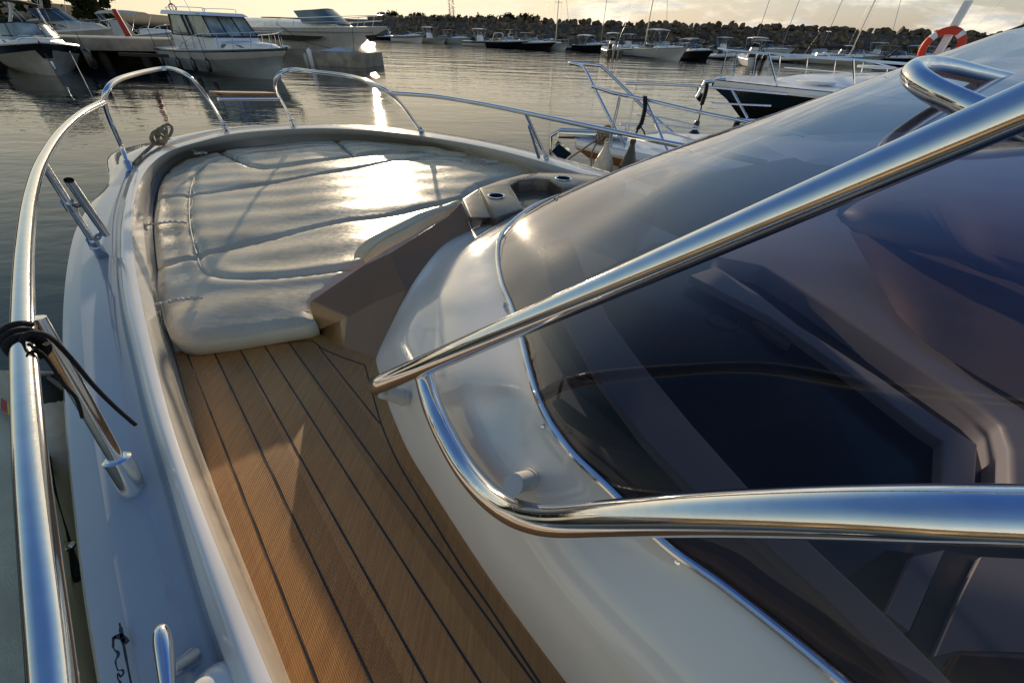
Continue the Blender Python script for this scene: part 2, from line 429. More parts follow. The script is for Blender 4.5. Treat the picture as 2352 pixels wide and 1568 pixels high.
# side deck: outer rim -> moulded band -> coaming foot
deck_st, coam_st, hull_st, liner_st = [], [], [], []
for o_, st in zip(outer, stn):
    e1, c0, c1, c3 = st
    inn = (e1 - o_); 
    out_n = -inn.normalized()
    z = Vector((0, 0, 1))
    band1 = o_.lerp(e1, .10) + z * .014; band2 = o_.lerp(e1, .33) + z * .018; band3 = o_.lerp(e1, .35) + z * .026
    foot = e1 - inn.normalized() * .012
    deck_st.append([o_, o_ + inn * .03 + z * .012, band1, band2, band3, o_.lerp(e1, .8) + z * .024, foot + z * .004, e1 + z * .012])
    cin = (c1 - c0).normalized()
    coam_st.append([e1 + z * .011, e1 + (c0 - e1) * .35 + z * .02, c0 - cin * .012 - z * .012, c0 + z * .002, c0.lerp(c1, .5) + z * .006, c1, c1 + (c3 - c1) * .08 - z * .004,
                    c1.lerp(c3, .40) + cin * .012, c1.lerp(c3, .44) + cin * .004, c1.lerp(c3, .9), c3])
    hull_st.append([o_, o_ + out_n * .02 - z * .02, o_ + out_n * .022 - z * .06, o_ - z * .075, o_ - out_n * .06 - z * .6, o_ - out_n * .22 - z * 1.25, o_ - out_n * .5 - z * 1.7])
mb = MB(); loft(mb, deck_st, 6); side = mb.build('side_deck', M['gelcoat_sky_painted'], boat, sharp=50)
mb = MB(); loft(mb, coam_st, 6); coam = mb.build('coaming', M['gelcoat_warm'], boat, sharp=50)
mb = MB(); loft(mb, hull_st, 6, mats=[0, 1, 1, 0, 0, 0]); mb.build('hull', [M['gelcoat'], M['grey_plastic']], boat, sharp=50)

# script lettering on the moulded band
mb = MB()
def stroke(pts, w, z=ZD + .012, sub=5, out=None):
    P = cr([Z(u, v, z) for u, v in pts], sub)
    k = len(P); vs = []
    for i in range(k):
        t = (P[min(i + 1, k - 1)] - P[max(0, i - 1)]).normalized(); n = Vector((-t.y, t.x, 0))
        ww = w[min(len(w) - 1, int(i / max(1, k - 1) * (len(w) - 1) + .5))] if isinstance(w, list) else w
        vs += [P[i] - n * ww / 2, P[i] + n * ww / 2]
    (out or mb).add(vs, [(2 * i, 2 * i + 1, 2 * i + 3, 2 * i + 2) for i in range(k - 1)])
zz = ZD + .012
stroke([(283,1434),(288,1458),(296,1500),(304,1540),(313,1585)], [.003, .006, .004, .003, .003], zz)
stroke([(270,1466),(282,1464),(292,1469),(303,1479)], [.006, .009, .008, .007], zz)
stroke([(271,1464),(269,1482),(272,1495),(279,1500),(281,1508),(275,1520),(277,1534)], [.006, .004, .002, .004, .005, .003, .002], zz)
stroke([(277,1534),(281,1542),(290,1541),(293,1547),(287,1556),(280,1549),(280,1560),(288,1572)], [.002, .002, .003, .004, .003, .002, .003], zz)
# lift letters onto the band surface
o = mb.build('lettering', M['black'], boat, smooth=False)
for v in o.data.vertices: v.co.z += .012

# ---------- inner liner under the pads and the teak
lin = [s[3] for s in stn]
cols = cr(lin, 4)
poly = [p.copy() for p in cols]
far = poly[-1] + Vector((.6, -.9, 0)); near = poly[0] + pr * 1.6
mb = MB(); k = len(poly); c = Vector((.3, 1.4, 0))
vs = [Vector((p.x, p.y, ZT - .012)) for p in poly + [far, near]]; vs.append(Vector((-.3, 1.5, ZT - .012)))
mb.add(vs, [(i, (i + 1) % (k + 2), k + 2) for i in range(k + 2)])
mb.build('cockpit_sole', M['gelcoat_grey'], boat, smooth=False)

# ---------- teak side deck
TL = [(668,1568),(584,1350),(490,1108),(438,952),(401,808)]
TR = [(725,764),(790,795),(863,823),(875,872),(889,922),(923,1007),(955,1065),(994,1127),(1064,1236),(1135,1342),(1215,1452),(1302,1568)]
tp = [Z(*p, ZT) for p in TL]; tr_ = [Z(*p, ZT) for p in TR]
aft_r = tr_[-1] - ax * 1.1; aft_l = tp[0] - ax * 1.1
poly2 = [aft_l] + tp + tr_ + [aft_r]
def inside(p, P):
    c = False; j = len(P) - 1
    for i in range(len(P)):
        if (P[i].y > p.y) != (P[j].y > p.y) and p.x < (P[j].x - P[i].x) * (p.y - P[i].y) / (P[j].y - P[i].y) + P[i].x: c = not c
        j = i
    return c
def segd(p, a, b):
    ab = (b - a).xy; ap = (p - a).xy; L2 = ab.length_squared
    t = 0 if L2 == 0 else max(0, min(1, ap.dot(ab) / L2))
    return (ap - ab * t).length
mb = MB(); vs = [Vector((p.x, p.y, ZT)) for p in poly2]
edge_out = [Vector((p.x, p.y, ZT - .012)) for p in poly2]
r_ = delaunay_2d_cdt([v.xy for v in vs], [], [list(range(len(vs)))], 1, 1e-6)
mb.add([Vector((p.x, p.y, ZT)) for p in r_[0]], [tuple(f) for f in r_[2]])
n = len(vs); mb.add(vs + edge_out, [(i, (i + 1) % n, n + (i + 1) % n, n + i) for i in range(n)])
def seam(P, w=.0046):
    k = len(P); v2 = []
    for i in range(k):
        t = (P[min(i + 1, k - 1)] - P[max(0, i - 1)]); t.z = 0; t.normalize(); nn = Vector((-t.y, t.x, 0))
        q = Vector((P[i].x, P[i].y, ZT + .0012)); v2 += [q - nn * w / 2, q + nn * w / 2]
    mb.add(v2, [(2 * i, 2 * i + 1, 2 * i + 3, 2 * i + 2) for i in range(k - 1)], 1)
dirp = (Z(428,808,ZT) - Z(700,1492,ZT)).normalized(); perp = Vector((-dirp.y, dirp.x, 0)) * -1
# border seams: front, pod corner, and along the cabin side
BR = [(716,782),(744,803),(790,822),(838,838),(856,905),(876,974),(900,1032),(925,1081),(987,1183),(1057,1296),(1125,1395),(1240,1568)]
bb = [Z(*p, ZT) for p in BR]
border = bb + [bb[-1] - ax * 1.1]
seam(bb[:4] + cr(bb[3:], 4) + [border[-1]])
front = [Z(*p, ZT) for p in [(407,815),(428,808),(480,805),(540,798),(603,793),(660,787),(716,782)]]
seam(front)
BL = [front[0]] + [p + pr * .0 for p in []]
inner_poly = [front[0]] + front[1:] + bb[1:] + [border[-1], aft_l + pr * .02]
base = Z(428,808,ZT)
for kx in range(0, 9):
    st0 = base + perp * (.0865 * kx) - dirp * 3.2
    run = []
    for q in range(0, 700):
        p = st0 + dirp * (q * .01)
        if inside(p, inner_poly) and (min(segd(p, bb[a], bb[a + 1]) for a in range(len(bb) - 1)) > .004):
            run.append(p)
        elif run:
            if len(run) > 6: seam(run[::4] + [run[-1]])
            run = []
    if len(run) > 6: seam(run[::4] + [run[-1]])
mb.build('teak_deck', [M['teak'], M['caulk']], boat, smooth=False)

# ---------- white cabin side (coachroof) up to the windshield trim
CB = [((1302,1568,ZT),(1424,1568,1.38),(1489,1568,1.455),(1780,1568,1.56),(1926,1568,1.60)),
      ((1215,1452,ZT),(1325,1452,1.38),(1385,1452,1.455),(1640,1440,1.56),(1790,1455,1.60)),
      ((1135,1342,ZT),(1235,1340,1.38),(1290,1335,1.455),(1525,1325,1.56),(1650,1345,1.60)),
      ((1064,1236,ZT),(1160,1230,1.38),(1212,1220,1.455),(1420,1215,1.56),(1520,1250,1.60)),
      ((994,1127,ZT),(1080,1115,1.38),(1130,1105,1.455),(1320,1105,1.56),(1400,1130,1.60)),
      ((940,1040,ZT),(1018,1010,1.38),(1065,1000,1.455),(1235,1000,1.56),(1304,1035,1.60)),
      ((905,962,ZT),(975,925,1.38),(1030,910,1.455),(1172,910,1.56),(1246,945,1.60)),
      ((886,910,ZT),(955,870,1.38),(1010,855,1.455),(1130,850,1.56),(1214,855,1.60)),
      ((872,860,ZT),(940,815,1.38),(1000,790,1.455),(1100,790,1.56),(1192,765,1.60)),
      ((864,822,ZT),(930,765,1.38),(990,735,1.455),(1080,735,1.56),(1173,707,1.60)),
      ((893,755,1.265),(940,720,1.39),(990,690,1.47),(1065,690,1.56),(1152,655,1.60)),
      ((942,660,1.38),(965,655,1.41),(1000,650,1.47),(1065,640,1.56),(1142,595,1.60)),
      ((1013,568,1.47),(1025,570,1.485),(1045,578,1.51),(1085,588,1.57),(1150,545,1.61)),
      ((1083,529,1.50),(1090,532,1.515),(1105,536,1.53),(1130,545,1.585),(1185,505,1.615)),
      ((1136,508,1.51),(1145,508,1.53),(1160,506,1.54),(1185,500,1.60),(1240,470,1.62)),
      ((1207,476,1.52),(1215,474,1.54),(1228,470,1.55),(1255,462,1.61),(1310,444,1.63)),
      ((1300,440,1.53),(1310,438,1.55),(1325,434,1.56),(1345,432,1.62),(1400,414,1.64)),
      ((1420,395,1.54),(1428,393,1.56),(1440,389,1.57),(1455,388,1.63),(1500,373,1.65))]
cst = [[Z(*p) for p in row] for row in CB]
extend(cst, (.2, .5, 1.0))
trim_line = [s[-1] for s in cst]
def soften(st):
    a, b, c_, d, e = st
    return [a, a.lerp(b, .12) + Vector((0, 0, .004)), a.lerp(b, .6), b.lerp(c_, -.15) , b.lerp(c_, .45) , c_, c_.lerp(d, .5) + Vector((0, 0, .012)), d, d.lerp(e, .5) + Vector((0, 0, .006)), e]
mb = MB(); loft(mb, [soften(s) for s in cst], 6); mb.build('cabin_side', M['gelcoat'], boat, sharp=45)

# windshield trim: twin tube following the lower edge
tl = cr(trim_line, 6)
mb = MB(); tube(mb, [p + Vector((0, 0, .008)) for p in tl], .0085, 10)
mb.build('windshield_trim', M['chrome'], boat)
mb = MB(); tube(mb, [p + Vector((0, 0, .004)) + pr * .012 for p in tl], .006, 8)
mb.build('rubber_seal', M['rubber'], boat)
# cover studs
for u, v, z in [(1205,497,1.60),(1160,706,1.585),(1250,985,1.575),(1553,1292,1.575)]:
    mb = MB(); p = Z(u, v, z)
    lathe(mb, [(.006, 0), (.006, .004), (.0035, .006), (.0035, .012), (.0065, .014), (.0065, .018), (.003, .021)], p, (-.2, -.2, 1), 12)
    mb.build('snap_stud', M['chrome'], boat)

# ---------- brown seat pod
g = lambda u, v, z: Z(u, v, z)
pod = [ # ridge back, ridge top edge, crease, lower boundary
 [g(712,700,1.30), g(710,692,1.355), g(727,752,1.27), g(727,764,1.20)],
]
mb = MB()
T0 = g(710,691,1.355); B0 = g(727,763,1.20); T1 = g(836,607,1.44); T2 = g(896,579,1.48); T3 = g(1030,494,1.58); T4 = g(1058,462,1.62)
M0 = g(727,757,1.225); M1 = g(797,729,1.30); M2 = g(861,694,1.335); M3_ = g(932,667,1.385)
K1 = g(790,797,1.20); K2 = g(864,823,1.20); K3 = g(893,757,1.268); K4 = g(942,660,1.383)
W1 = g(1013,568,1.474); W2 = g(1083,529,1.503); W3 = g(1136,508,1.512)
inn = -pr * .10 + ax * .02
def down(p, z=1.2): return Vector((p.x, p.y, z))
vs = [T0, B0, M0, M1, M2, M3_, K1, K2, K3, K4, T1, T2, T3, T4, W1, W2, W3]
i = {n_: k for k, n_ in enumerate('T0 B0 M0 M1 M2 M3 K1 K2 K3 K4 T1 T2 T3 T4 W1 W2 W3'.split())}
F = lambda *a: tuple(i[x] for x in a)
mb.add(vs, [F('T0','M0','M1'), F('T0','M1','M2','T1'), F('T1','M2','M3','T2'), F('M0','B0','K1','M1'), F('M1','K1','K2','M2'), F('M2','K2','K3','K4','M3'),
            F('T2','M3','K4','W1'), F('T2','W1','T3'), F('T3','W1','W2','T4')])
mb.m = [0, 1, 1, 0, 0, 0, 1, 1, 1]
bk = [p + Vector((.02, .05, 0)) for p in (T0, T1, T2, T3, T4)]
mb.add([T0, T1, T2, T3, T4] + [down(p + Vector((-.01, .03, 0))) for p in (T0, T1, T2, T3, T4)] + [B0], [(0, 1, 6, 5), (1, 2, 7, 6), (2, 3, 8, 7), (3, 4, 9, 8), (0, 5, 10)])
o = mb.build('seat_console', [M['brown'], M['brown_dark_reflection']], boat, smooth=True, sharp=18)
bm = bmesh.new(); bm.from_mesh(o.data); bmesh.ops.remove_doubles(bm, verts=bm.verts, dist=.0005)
bmesh.ops.recalc_face_normals(bm, faces=bm.faces); bm.to_mesh(o.data); bm.free(); bevel(o, .009, 3); o.data.set_sharp_from_angle(angle=R(13))

# cup-holder block
zt = 1.60
mb = MB()
top = [(1101,431),(1150,413),(1200,400),(1240,395),(1290,396),(1340,398),(1400,406),(1440,418)]
inner_top = [(1139,500),(1202,478),(1185,446),(1172,425),(1190,415),(1230,411),(1262,413),(1290,432),(1342,430),(1400,430)]
P_top = [Z(u, v, zt) for u, v in top]; P_in = [Z(u, v, zt) for u, v in inner_top]
lp = P_top + P_in[::-1]
r_ = delaunay_2d_cdt([p.xy for p in lp], [], [list(range(len(lp)))], 1, 1e-6)
vv = [Vector((p.x, p.y, zt)) for p in r_[0]]; nn = len(vv)
CUPS = [(Z(1140,450,zt), .043), (Z(1294,410,zt), .047)]
rings_ = [[c_ + Vector((math.cos(a), math.sin(a), 0)) * rr for a in [2 * math.pi * k / 28 for k in range(28)]] for c_, rr in CUPS]
allp = lp + rings_[0] + rings_[1]; n0 = len(lp); ed_ = [(n0 + q * 28 + k, n0 + q * 28 + (k + 1) % 28) for q in (0, 1) for k in range(28)]
r_ = delaunay_2d_cdt([p.xy for p in allp], ed_, [list(range(n0))], 1, 1e-6)
vv = [Vector((p.x, p.y, zt)) for p in r_[0]]
keep = [tuple(f) for f in r_[2] if all((sum((vv[i] for i in f), Vector()) / len(f) - c_).length > rr * .98 for c_, rr in CUPS)]
mb.add(vv, keep)
nl = len(lp); dn = []
for k, p in enumerate(lp):
    off = Vector((0, 0, 0))
    if k < 3: off = -pr * .05
    dn.append(Vector((p.x, p.y, 1.44)) + off)
mb.add(lp + dn, [(k, (k + 1) % nl, nl + (k + 1) % nl, nl + k) for k in range(nl)])
o = mb.build('cup_holder_block', M['dark_taupe'], boat, sharp=30)
bm = bmesh.new(); bm.from_mesh(o.data); bmesh.ops.remove_doubles(bm, verts=bm.verts, dist=.0005)
bmesh.ops.recalc_face_normals(bm, faces=bm.faces); bm.to_mesh(o.data); bm.free(); bevel(o, .012, 2)
block = o
# tray between the holders
mb = MB(); P = [Z(u, v, 1.535) for u, v in [(1150,470),(1215,486),(1400,455),(1400,415),(1240,410),(1170,420)]]
mb.add(P, [tuple(range(len(P)))]); mb.build('tray', M['dark_taupe'], boat, smooth=False)
# notch between block and console
mb = MB(); hexa(mb, [Z(1058,470,1.46), Z(1083,528,1.47), Z(1139,505,1.47), Z(1101,440,1.46)], [Z(1060,458,1.57), Z(1078,500,1.57), Z(1137,500,1.57), Z(1101,432,1.585)])
o = mb.build('console_shoulder', M['dark_taupe'], boat); bevel(o, .015, 3)
for (u, v) in [(1140,450),(1294,410)]:
    c_ = Z(u, v, zt + .001); mb = MB(); rr = .043 if u < 1200 else .047
    ring = [c_ + Vector((math.cos(a) * rr, math.sin(a) * rr, .002)) for a in [2 * math.pi * k / 32 for k in range(32)]]
    tube(mb, ring, .0042, 8, closed=True, caps=False)
    h = mb.build('cup_holder', M['chrome'], boat)
    mb = MB(); nn_ = 28; wall = [c_ + Vector((math.cos(a) * rr * f, math.sin(a) * rr * f, dz)) for f, dz in ((1, 0), (.97, -.02), (.92, -.085), (.01, -.086)) for a in [2 * math.pi * k / nn_ for k in range(nn_)]]
    mb.add(wall, [(j * nn_ + k, j * nn_ + (k + 1) % nn_, (j + 1) * nn_ + (k + 1) % nn_, (j + 1) * nn_ + k) for j in range(3) for k in range(nn_)])
    w = mb.build('cup_well', M['interior_black'], None); setpar_done = w; w.parent = h
# backrest cushion behind the console ridge
mb = MB()
bst = []
for (u, v, z, w, hgt) in [(838,604,1.43,.05,.045),(858,592,1.45,.085,.085),(890,572,1.48,.10,.105),(940,545,1.51,.10,.105),(990,515,1.54,.095,.095),(1030,494,1.56,.08,.07),(1052,476,1.585,.04,.03)]:
    p = Z(u, v, z); n_ = -pr * .75 + ax * .65; n_.normalize()
    sec = []
    for k in range(13):
        a = math.pi * k / 12
        sec.append(p + n_ * (w * .5 * (1 - math.cos(a))) + Vector((0, 0, hgt * math.sin(a) ** .7 * .55)))
    bst.append(sec)
loft(mb, bst, 5)
back = mb.build('backrest_cushion', M['vinyl_side'], boat)
mb = MB(); tube(mb, cr([s[3] for s in bst], 5), .004, 6); pp = mb.build('piping', M['vinyl'], None); pp.parent = back

# ---------- step plank and bow rails
def own_tube(name, pts, r, mat='chrome', sub=8, n=14, par=boat, smooth_path=True):
    mb = MB(); P = [Vector(p) for p in pts]
    if smooth_path: P = cr(P, sub)
    tube(mb, P, r, n); return mb.build(name, M[mat], par)
zr = lambda v: 1.80 + .06 * max(0, min(1, (1568 - v) / 1300))
rail = [(162,2100),(140,1840),(122,1568),(92,1280),(70,1050),(57,850),(53,700),(58,560),(72,450),(97,372),(140,305),(190,260),(241,233)]
rp = [Z(u, v, zr(v)) for u, v in rail]
own_tube('bow_rail', rp, .0165, n=20)
zb = 1.375; 
hA = rp[-1]
legA = Z(300,392,zb)
# port hoop: front leg of the port side round to the bow gap
hoopA = [legA, Z(276,330,1.54), Z(252,275,1.74), Z(240,233,1.86), Z(248,203,1.93), Z(272,183,1.96), Z(320,168,1.965), Z(372,158,1.965), Z(402,160,1.965), Z(435,177,1.93), Z(470,215,1.80), Z(500,262,1.58), Z(522,303,1.41)]
own_tube('pulpit_hoop', hoopA, .0150, n=16)
hoopB = [Z(676,290,1.41), Z(655,247,1.60), Z(636,213,1.76), Z(632,190,1.86), Z(643,170,1.93), Z(672,160,1.955), Z(720,165,1.955), Z(800,175,1.945), Z(850,190,1.935), Z(896,215,1.88), Z(930,250,1.70), Z(955,285,1.52), Z(970,305,1.415)]
own_tube('pulpit_hoop', hoopB, .0150, n=16)
own_tube('bow_rail', [Z(896,214,1.88), Z(1000,222,1.875), Z(1100,238,1.87), Z(1200,258,1.86), Z(1350,290,1.85), Z(1500,322,1.84), Z(1620,346,1.83), Z(1760,375,1.82)], .0150, n=16)
# stanchions and their sockets
def stanchion(base, top, r=.0135, sock=.10, name='stanchion'):
    own_tube(name, [base, top], r, smooth_path=False)
    d = (top - base).normalized(); mb = MB()
    lathe(mb, [(r * 1.75, -.012), (r * 1.75, sock * .96), (r * 1.35, sock)], base, d, 18)
    mb.build('rail_socket', M['satin' if sock < .1 else 'chrome'], boat)
b1 = Z(311,1128,1.368); t1 = Z(82,730,zr(730)); stanchion(b1, t1, .0150, .115)
b2 = Z(238,593,1.366); t2 = Z(98,375,zr(375)); stanchion(b2, t2, .0140, .10)
b3 = Z(1257,368,1.40); t3 = Z(1207,260,1.86); stanchion(b3, t3, .013, .08)
for h_, b_ in ((hoopA, -1), (hoopA, 0), (hoopB, 0), (hoopB, -1)):
    p = h_[b_]; q = h_[b_ - 1 if b_ else 1]; d = (q - p).normalized(); mb = MB()
    lathe(mb, [(.026, -.015), (.026, .07), (.019, .075)], p, d, 18); mb.build('rail_socket', M['satin'], boat)
# rod holder clamped on the second stanchion
rh0 = b2.lerp(t2, .26) + Vector((.13, .02, .02)); rh1 = b2.lerp(t2, .80) + Vector((.13, .02, .02))
A = T(243,538, (b2 - EYE).dot(Fv) * .93); B = T(158,414, (t2 - EYE).dot(Fv) * 1.02)
mb = MB(); tube(mb, [A, B], .0155, 18, caps=False); tube(mb, [A.lerp(B, .02), A.lerp(B, .97)], .0125, 18, mi=1)
rod = mb.build('rod_holder', [M['satin'], M['rubber']], boat)
for f_, g_ in ((.20, .30), (.62, .74)):
    p = b2.lerp(t2, f_); q = A.lerp(B, (f_ - .12) * 1.15); d = (t2 - b2).normalized(); mb = MB()
    lathe(mb, [(.021, -.022), (.021, .022)], p, d, 16); tube(mb, [p, q], .008, 10)
    lathe(mb, [(.012, -.0), (.012, .02)], p.lerp(q, .4), (q - p), 10)
    cl = mb.build('clamp', M['satin'], None); cl.parent = rod
# clip stub on starboard stanchion
own_tube('rod_holder', [Z(1238,362,1.45), Z(1216,290,1.72)], .015, 'satin', smooth_path=False)
# bow gangway step between the hoops
s0 = T(490,221, (hoopA[10] - EYE).dot(Fv)); s1 = T(632,221, (hoopB[2] - EYE).dot(Fv)); dd = (s1 - s0).normalized(); nn = Vector((-dd.y, dd.x, 0)).normalized()
mb = MB(); z_ = Vector((0, 0, 1)); a0 = s0 + dd * .06
hexa(mb, [a0 - nn * .03, s1 - nn * .03, s1 + nn * .15, a0 + nn * .15], [a0 - nn * .03 + z_ * .03, s1 - nn * .03 + z_ * .03, s1 + nn * .15 + z_ * .03, a0 + nn * .15 + z_ * .03])
o = mb.build('boarding_step', M['wood'], boat); bevel(o, .006)
mb = MB(); tube(mb, [s0 - nn * .05 - z_ * .02, s1 - nn * .05 - z_ * .02], .014, 12); fr_ = mb.build('step_frame', M['chrome'], None); fr_.parent = o

# ---------- chrome grab rails over the windshield
tc_ = lambda P, r, name, n=28, sub=10: own_tube(name, P, r, 'chrome', sub, n)
bar0 = T(864,886,1.20); bar1 = T(2352,246,.42)
dirb = (bar1 - bar0).normalized()
mb = MB()
bow_ = Vector((0, 0, .0))
Pb = [bar0 + (bar1 - bar0) * (k / 30) for k in range(46)]
rads = [.0295 - .00012 * k for k in range(46)]
Pb = [bar0 - dirb * .012, bar0 - dirb * .006] + Pb; rads = [.018, .026] + rads
tube(mb, Pb, rads, 40); grab = mb.build('grab_rail', M['chrome'], boat)
low = [T(972,850,1.13), T(985,905,1.06), T(1003,955,1.0), T(1035,1020,.92), T(1072,1080,.84), T(1115,1130,.76), T(1165,1168,.685), T(1215,1188,.625), T(1280,1196,.565), T(1400,1190,.50), T(1600,1180,.42), T(1850,1176,.345), T(2100,1178,.295), T(2352,1184,.262), T(2700,1200,.225)]
lt_ = [1.10,1.05,1.0,.95,.90,.84,.775,.72,.665,.59,.50,.425,.375,.345,.31]
low = [EYE + (p - EYE) * (t / (p - EYE).dot(Fv)) for p, t in zip(low, lt_)]
mb = MB(); tube(mb, cr(low, 8), .0275, 40); mb.build('grab_rail', M['chrome'], boat)
# weld collar at the joint
mb = MB(); tube(mb, [low[0] + Vector((0, 0, .004)), low[0].lerp(low[1], .3)], .0288, 28); mb.build('weld_collar', M['chrome'], boat)
# plastic feet
for (u, v, t, du, dv, dt, r) in [(880,898,1.215,38,12,.06,.026),(1178,1112,.735,32,-10,.10,.021)]:
    a = T(u, v, t); b = T(u + du, v + dv, t + dt); d = (b - a).normalized(); mb = MB()
    lathe(mb, [(r * .95, 0), (r, (b - a).length), (r * 1.12, (b - a).length + .001), (r * 1.14, (b - a).length + .012), (r * 1.02, (b - a).length + .03)], a, d, 26)
    mb.build('rail_foot', M['offwhite'], boat)
# chrome loop at the top of the windshield
lp = [T(2460,345,.86), T(2300,277,.94), T(2215,241,1.0), T(2150,211,1.04), T(2108,183,1.08), T(2096,164,1.12), T(2114,153,1.17), T(2160,153,1.22), T(2230,168,1.27), T(2300,184,1.32), T(2420,208,1.38)]
mb = MB(); tube(mb, cr(lp, 8), [.030 - .006 * k / 80 for k in range(81)], 32); mb.build('windshield_handle', M['chrome'], boat)

# ---------- windshield
tl2 = trim_line
edge = [Z(1500,373,1.66), Z(1640,322,1.80), Z(1760,284,1.92), Z(1900,230,2.03), Z(2060,168,2.14), Z(2330,65,2.26)]
edge3 = [T(1440,398,2.2), T(1600,342,2.15), T(1760,284,2.1), T(1900,228,2.05), T(2065,166,2.0), T(2350,60,1.95)]
nose_k = 12
# ruled patch from lower trim to upper line, bulging up
low_pts = trim_line[:-2] + [edge3[0]]
up_pts = []
K = len(low_pts)
topA = Vector((2.3, -.9, 2.28)); topB = Vector((2.1, 1.2, 2.30)); topC = edge3[-1]
for k in range(K):
    f = k / (K - 1)
    if f < .45: up_pts.append(topA.lerp(topB, f / .45))
    elif f < .68: up_pts.append(topB.lerp(topC, (f - .45) / .23))
    else:
        g_ = (f - .68) / .32 * 5; a_ = int(min(4, g_)); ed = edge3[::-1]
        up_pts.append(ed[a_].lerp(ed[a_ + 1], g_ - a_))
wst = []
for k, (a, b) in enumerate(zip(low_pts, up_pts)):
    row = []
    ln = (b - a).length
    for q in range(15):
        r0 = (q / 14) ** 1.5
        p = a.lerp(b, r0); rise = .17 * min(1, ln / 1.4) * max(0, min(1, (K - 1 - k) / 6 - .2)) * math.sin(math.pi * min(1, r0 ** .62)) 
        row.append(p + Vector((0, 0, rise)) + Vector((0, 0, .004)))
    wst.append(row)
mb = MB(); loft(mb, wst, 5); ws = mb.build('windshield', M['windshield'], boat, sharp=None)
mb = MB(); tube(mb, cr(edge3, 8), .0075, 10); mb.build('windshield_edge', M['rubber'], boat)
# ============================================================ SUN PADS
ZP = 1.295
def px(L_, z=ZP): return [Z(u, v, z) for u, v in L_]
OUT_PORT_AFT = [(357,615),(356,650),(361,690),(370,730),(384,765),(402,776)]
AFT_EDGE = [(402,776),(430,779),(520,768),(620,752),(700,739),(722,733)]
POD_EDGE = [(722,733),(716,700),(730,683),(770,655),(812,622),(850,600),(900,570),(960,535),(1020,497),(1058,462)]
LB = [(357,609),(400,604),(455,592),(520,575),(620,549),(700,528),(800,508),(860,500),(930,488),(1010,470),(1062,452)]
LA = [(358,456),(395,452),(437,451),(520,439),(620,422),(720,404),(820,386),(900,372),(960,364),(1010,357)]
def widen(pts, dx, dy): return [(u + dx, v + dy) for u, v in pts]
pads = [
 ('aft', [OUT_PORT_AFT, AFT_EDGE[1:], POD_EDGE[1:], LB[::-1][:]]),
]
def dense(P, step=.03):
    out = [];
    for a, b in zip(P, P[1:] + P[:1]):
        k = max(1, int((b - a).length / step))
        out += [a.lerp(b, j / k) for j in range(k)]
    return out
def shrink(P, d):
    k = len(P); out = []
    area = sum(P[i].x * P[(i + 1) % k].y - P[(i + 1) % k].x * P[i].y for i in range(k))
    s = 1 if area > 0 else -1
    for i in range(k):
        t = (P[(i + 1) % k] - P[i - 1]); t.z = 0; t.normalize()
        out.append(P[i] + Vector((-t.y, t.x, 0)) * s * d)
    return out
def make_pad(name, outline, welts, label, zt=ZP, thick=.095, mat='vinyl'):
    P = dense([Vector(p) for p in outline], .025); P = shrink(P, .006)
    xs = [p.x for p in P]; ys = [p.y for p in P]
    W = [cr(w, 5) for w in welts]
    pts = [p.xy for p in P]; nb = len(pts)
    step = .026; rnd = random.Random(3)
    segs = [(P[i], P[(i + 1) % nb]) for i in range(nb)]
    wseg = [(w[i], w[i + 1]) for w in W for i in range(len(w) - 1)]
    y = min(ys); row = 0
    while y < max(ys):
        x = min(xs) + (step / 2 if row % 2 else 0)
        while x < max(xs):
            p = Vector((x, y, 0))
            if inside(p, P) and min(segd(p, *s) for s in segs) > .012: pts.append(p.xy)
            x += step
        y += step * .87; row += 1
    for w in W:
        for q in w:
            if inside(q, P) and min(segd(q, *s) for s in segs) > .008:
                pts.append(q.xy)
                # points each side of the welt
    r_ = delaunay_2d_cdt(pts, [], [list(range(nb))], 1, 1e-5)
    vs = []
    cx = sum(xs) / nb; cy = sum(ys) / nb
    for q in r_[0]:
        p = Vector((q.x, q.y, 0)); d = min(segd(p, *s) for s in segs)
        e = min(1, d / .035); z = zt - .020 * (1 - e) ** 2.6 + .016 * min(1, d / .22) ** .6
        if wseg:
            dw = min(segd(p, *s) for s in wseg); z -= .016 * math.exp(-(dw / .016) ** 2) - .006 * math.exp(-((dw - .06) / .04) ** 2)
        z += .004 * math.sin(p.x * 9 + p.y * 5) * e + .003 * math.sin(p.y * 21 - p.x * 8) * e
        vs.append(Vector((q.x, q.y, z)))
    mb = MB(); mb.add(vs, [tuple(f) for f in r_[2]])
    rings = [(0, -.020), (-.007, -.028), (-.010, -.060), (-.006, -.085), (.004, -thick)]
    B_ = [Vector((p.x, p.y, zt - .030)) for p in P]
    prev = B_; allv = []
    for off, dz in rings:
        S_ = shrink(P, -off if False else off) if off else P
        allv += [Vector((p.x, p.y, zt + dz)) for p in S_]
    fs = [(a * nb + i, a * nb + (i + 1) % nb, (a + 1) * nb + (i + 1) % nb, (a + 1) * nb + i) for a in range(len(rings) - 1) for i in range(nb)]
    mb.add(allv, fs, 1)
    o = mb.build(name, [M[mat], M['vinyl_side']], None, sharp=None)
    bm = bmesh.new(); bm.from_mesh(o.data); bmesh.ops.remove_doubles(bm, verts=bm.verts, dist=.0006)
    bmesh.ops.recalc_face_normals(bm, faces=bm.faces); bm.to_mesh(o.data); bm.free()
    tag(o, label, 'cushion', 'sunpad cushions on the foredeck')
    mb = MB(); tube(mb, [Vector((p.x, p.y, zt - .022)) for p in shrink(P, -.002)], .0032, 6, closed=True, caps=False)
    ch = mb.build('piping', M['vinyl_side'], None); ch.parent = o
    for w in W:
        w2 = [p for p in w if inside(p, P) and min(segd(p, *s) for s in segs) > .01]
        if len(w2) > 3:
            mb = MB(); tube(mb, [Vector((p.x, p.y, zt + .004)) for p in w2], .0035, 6); ch = mb.build('welt', M['vinyl_side'], None); ch.parent = o
    return o
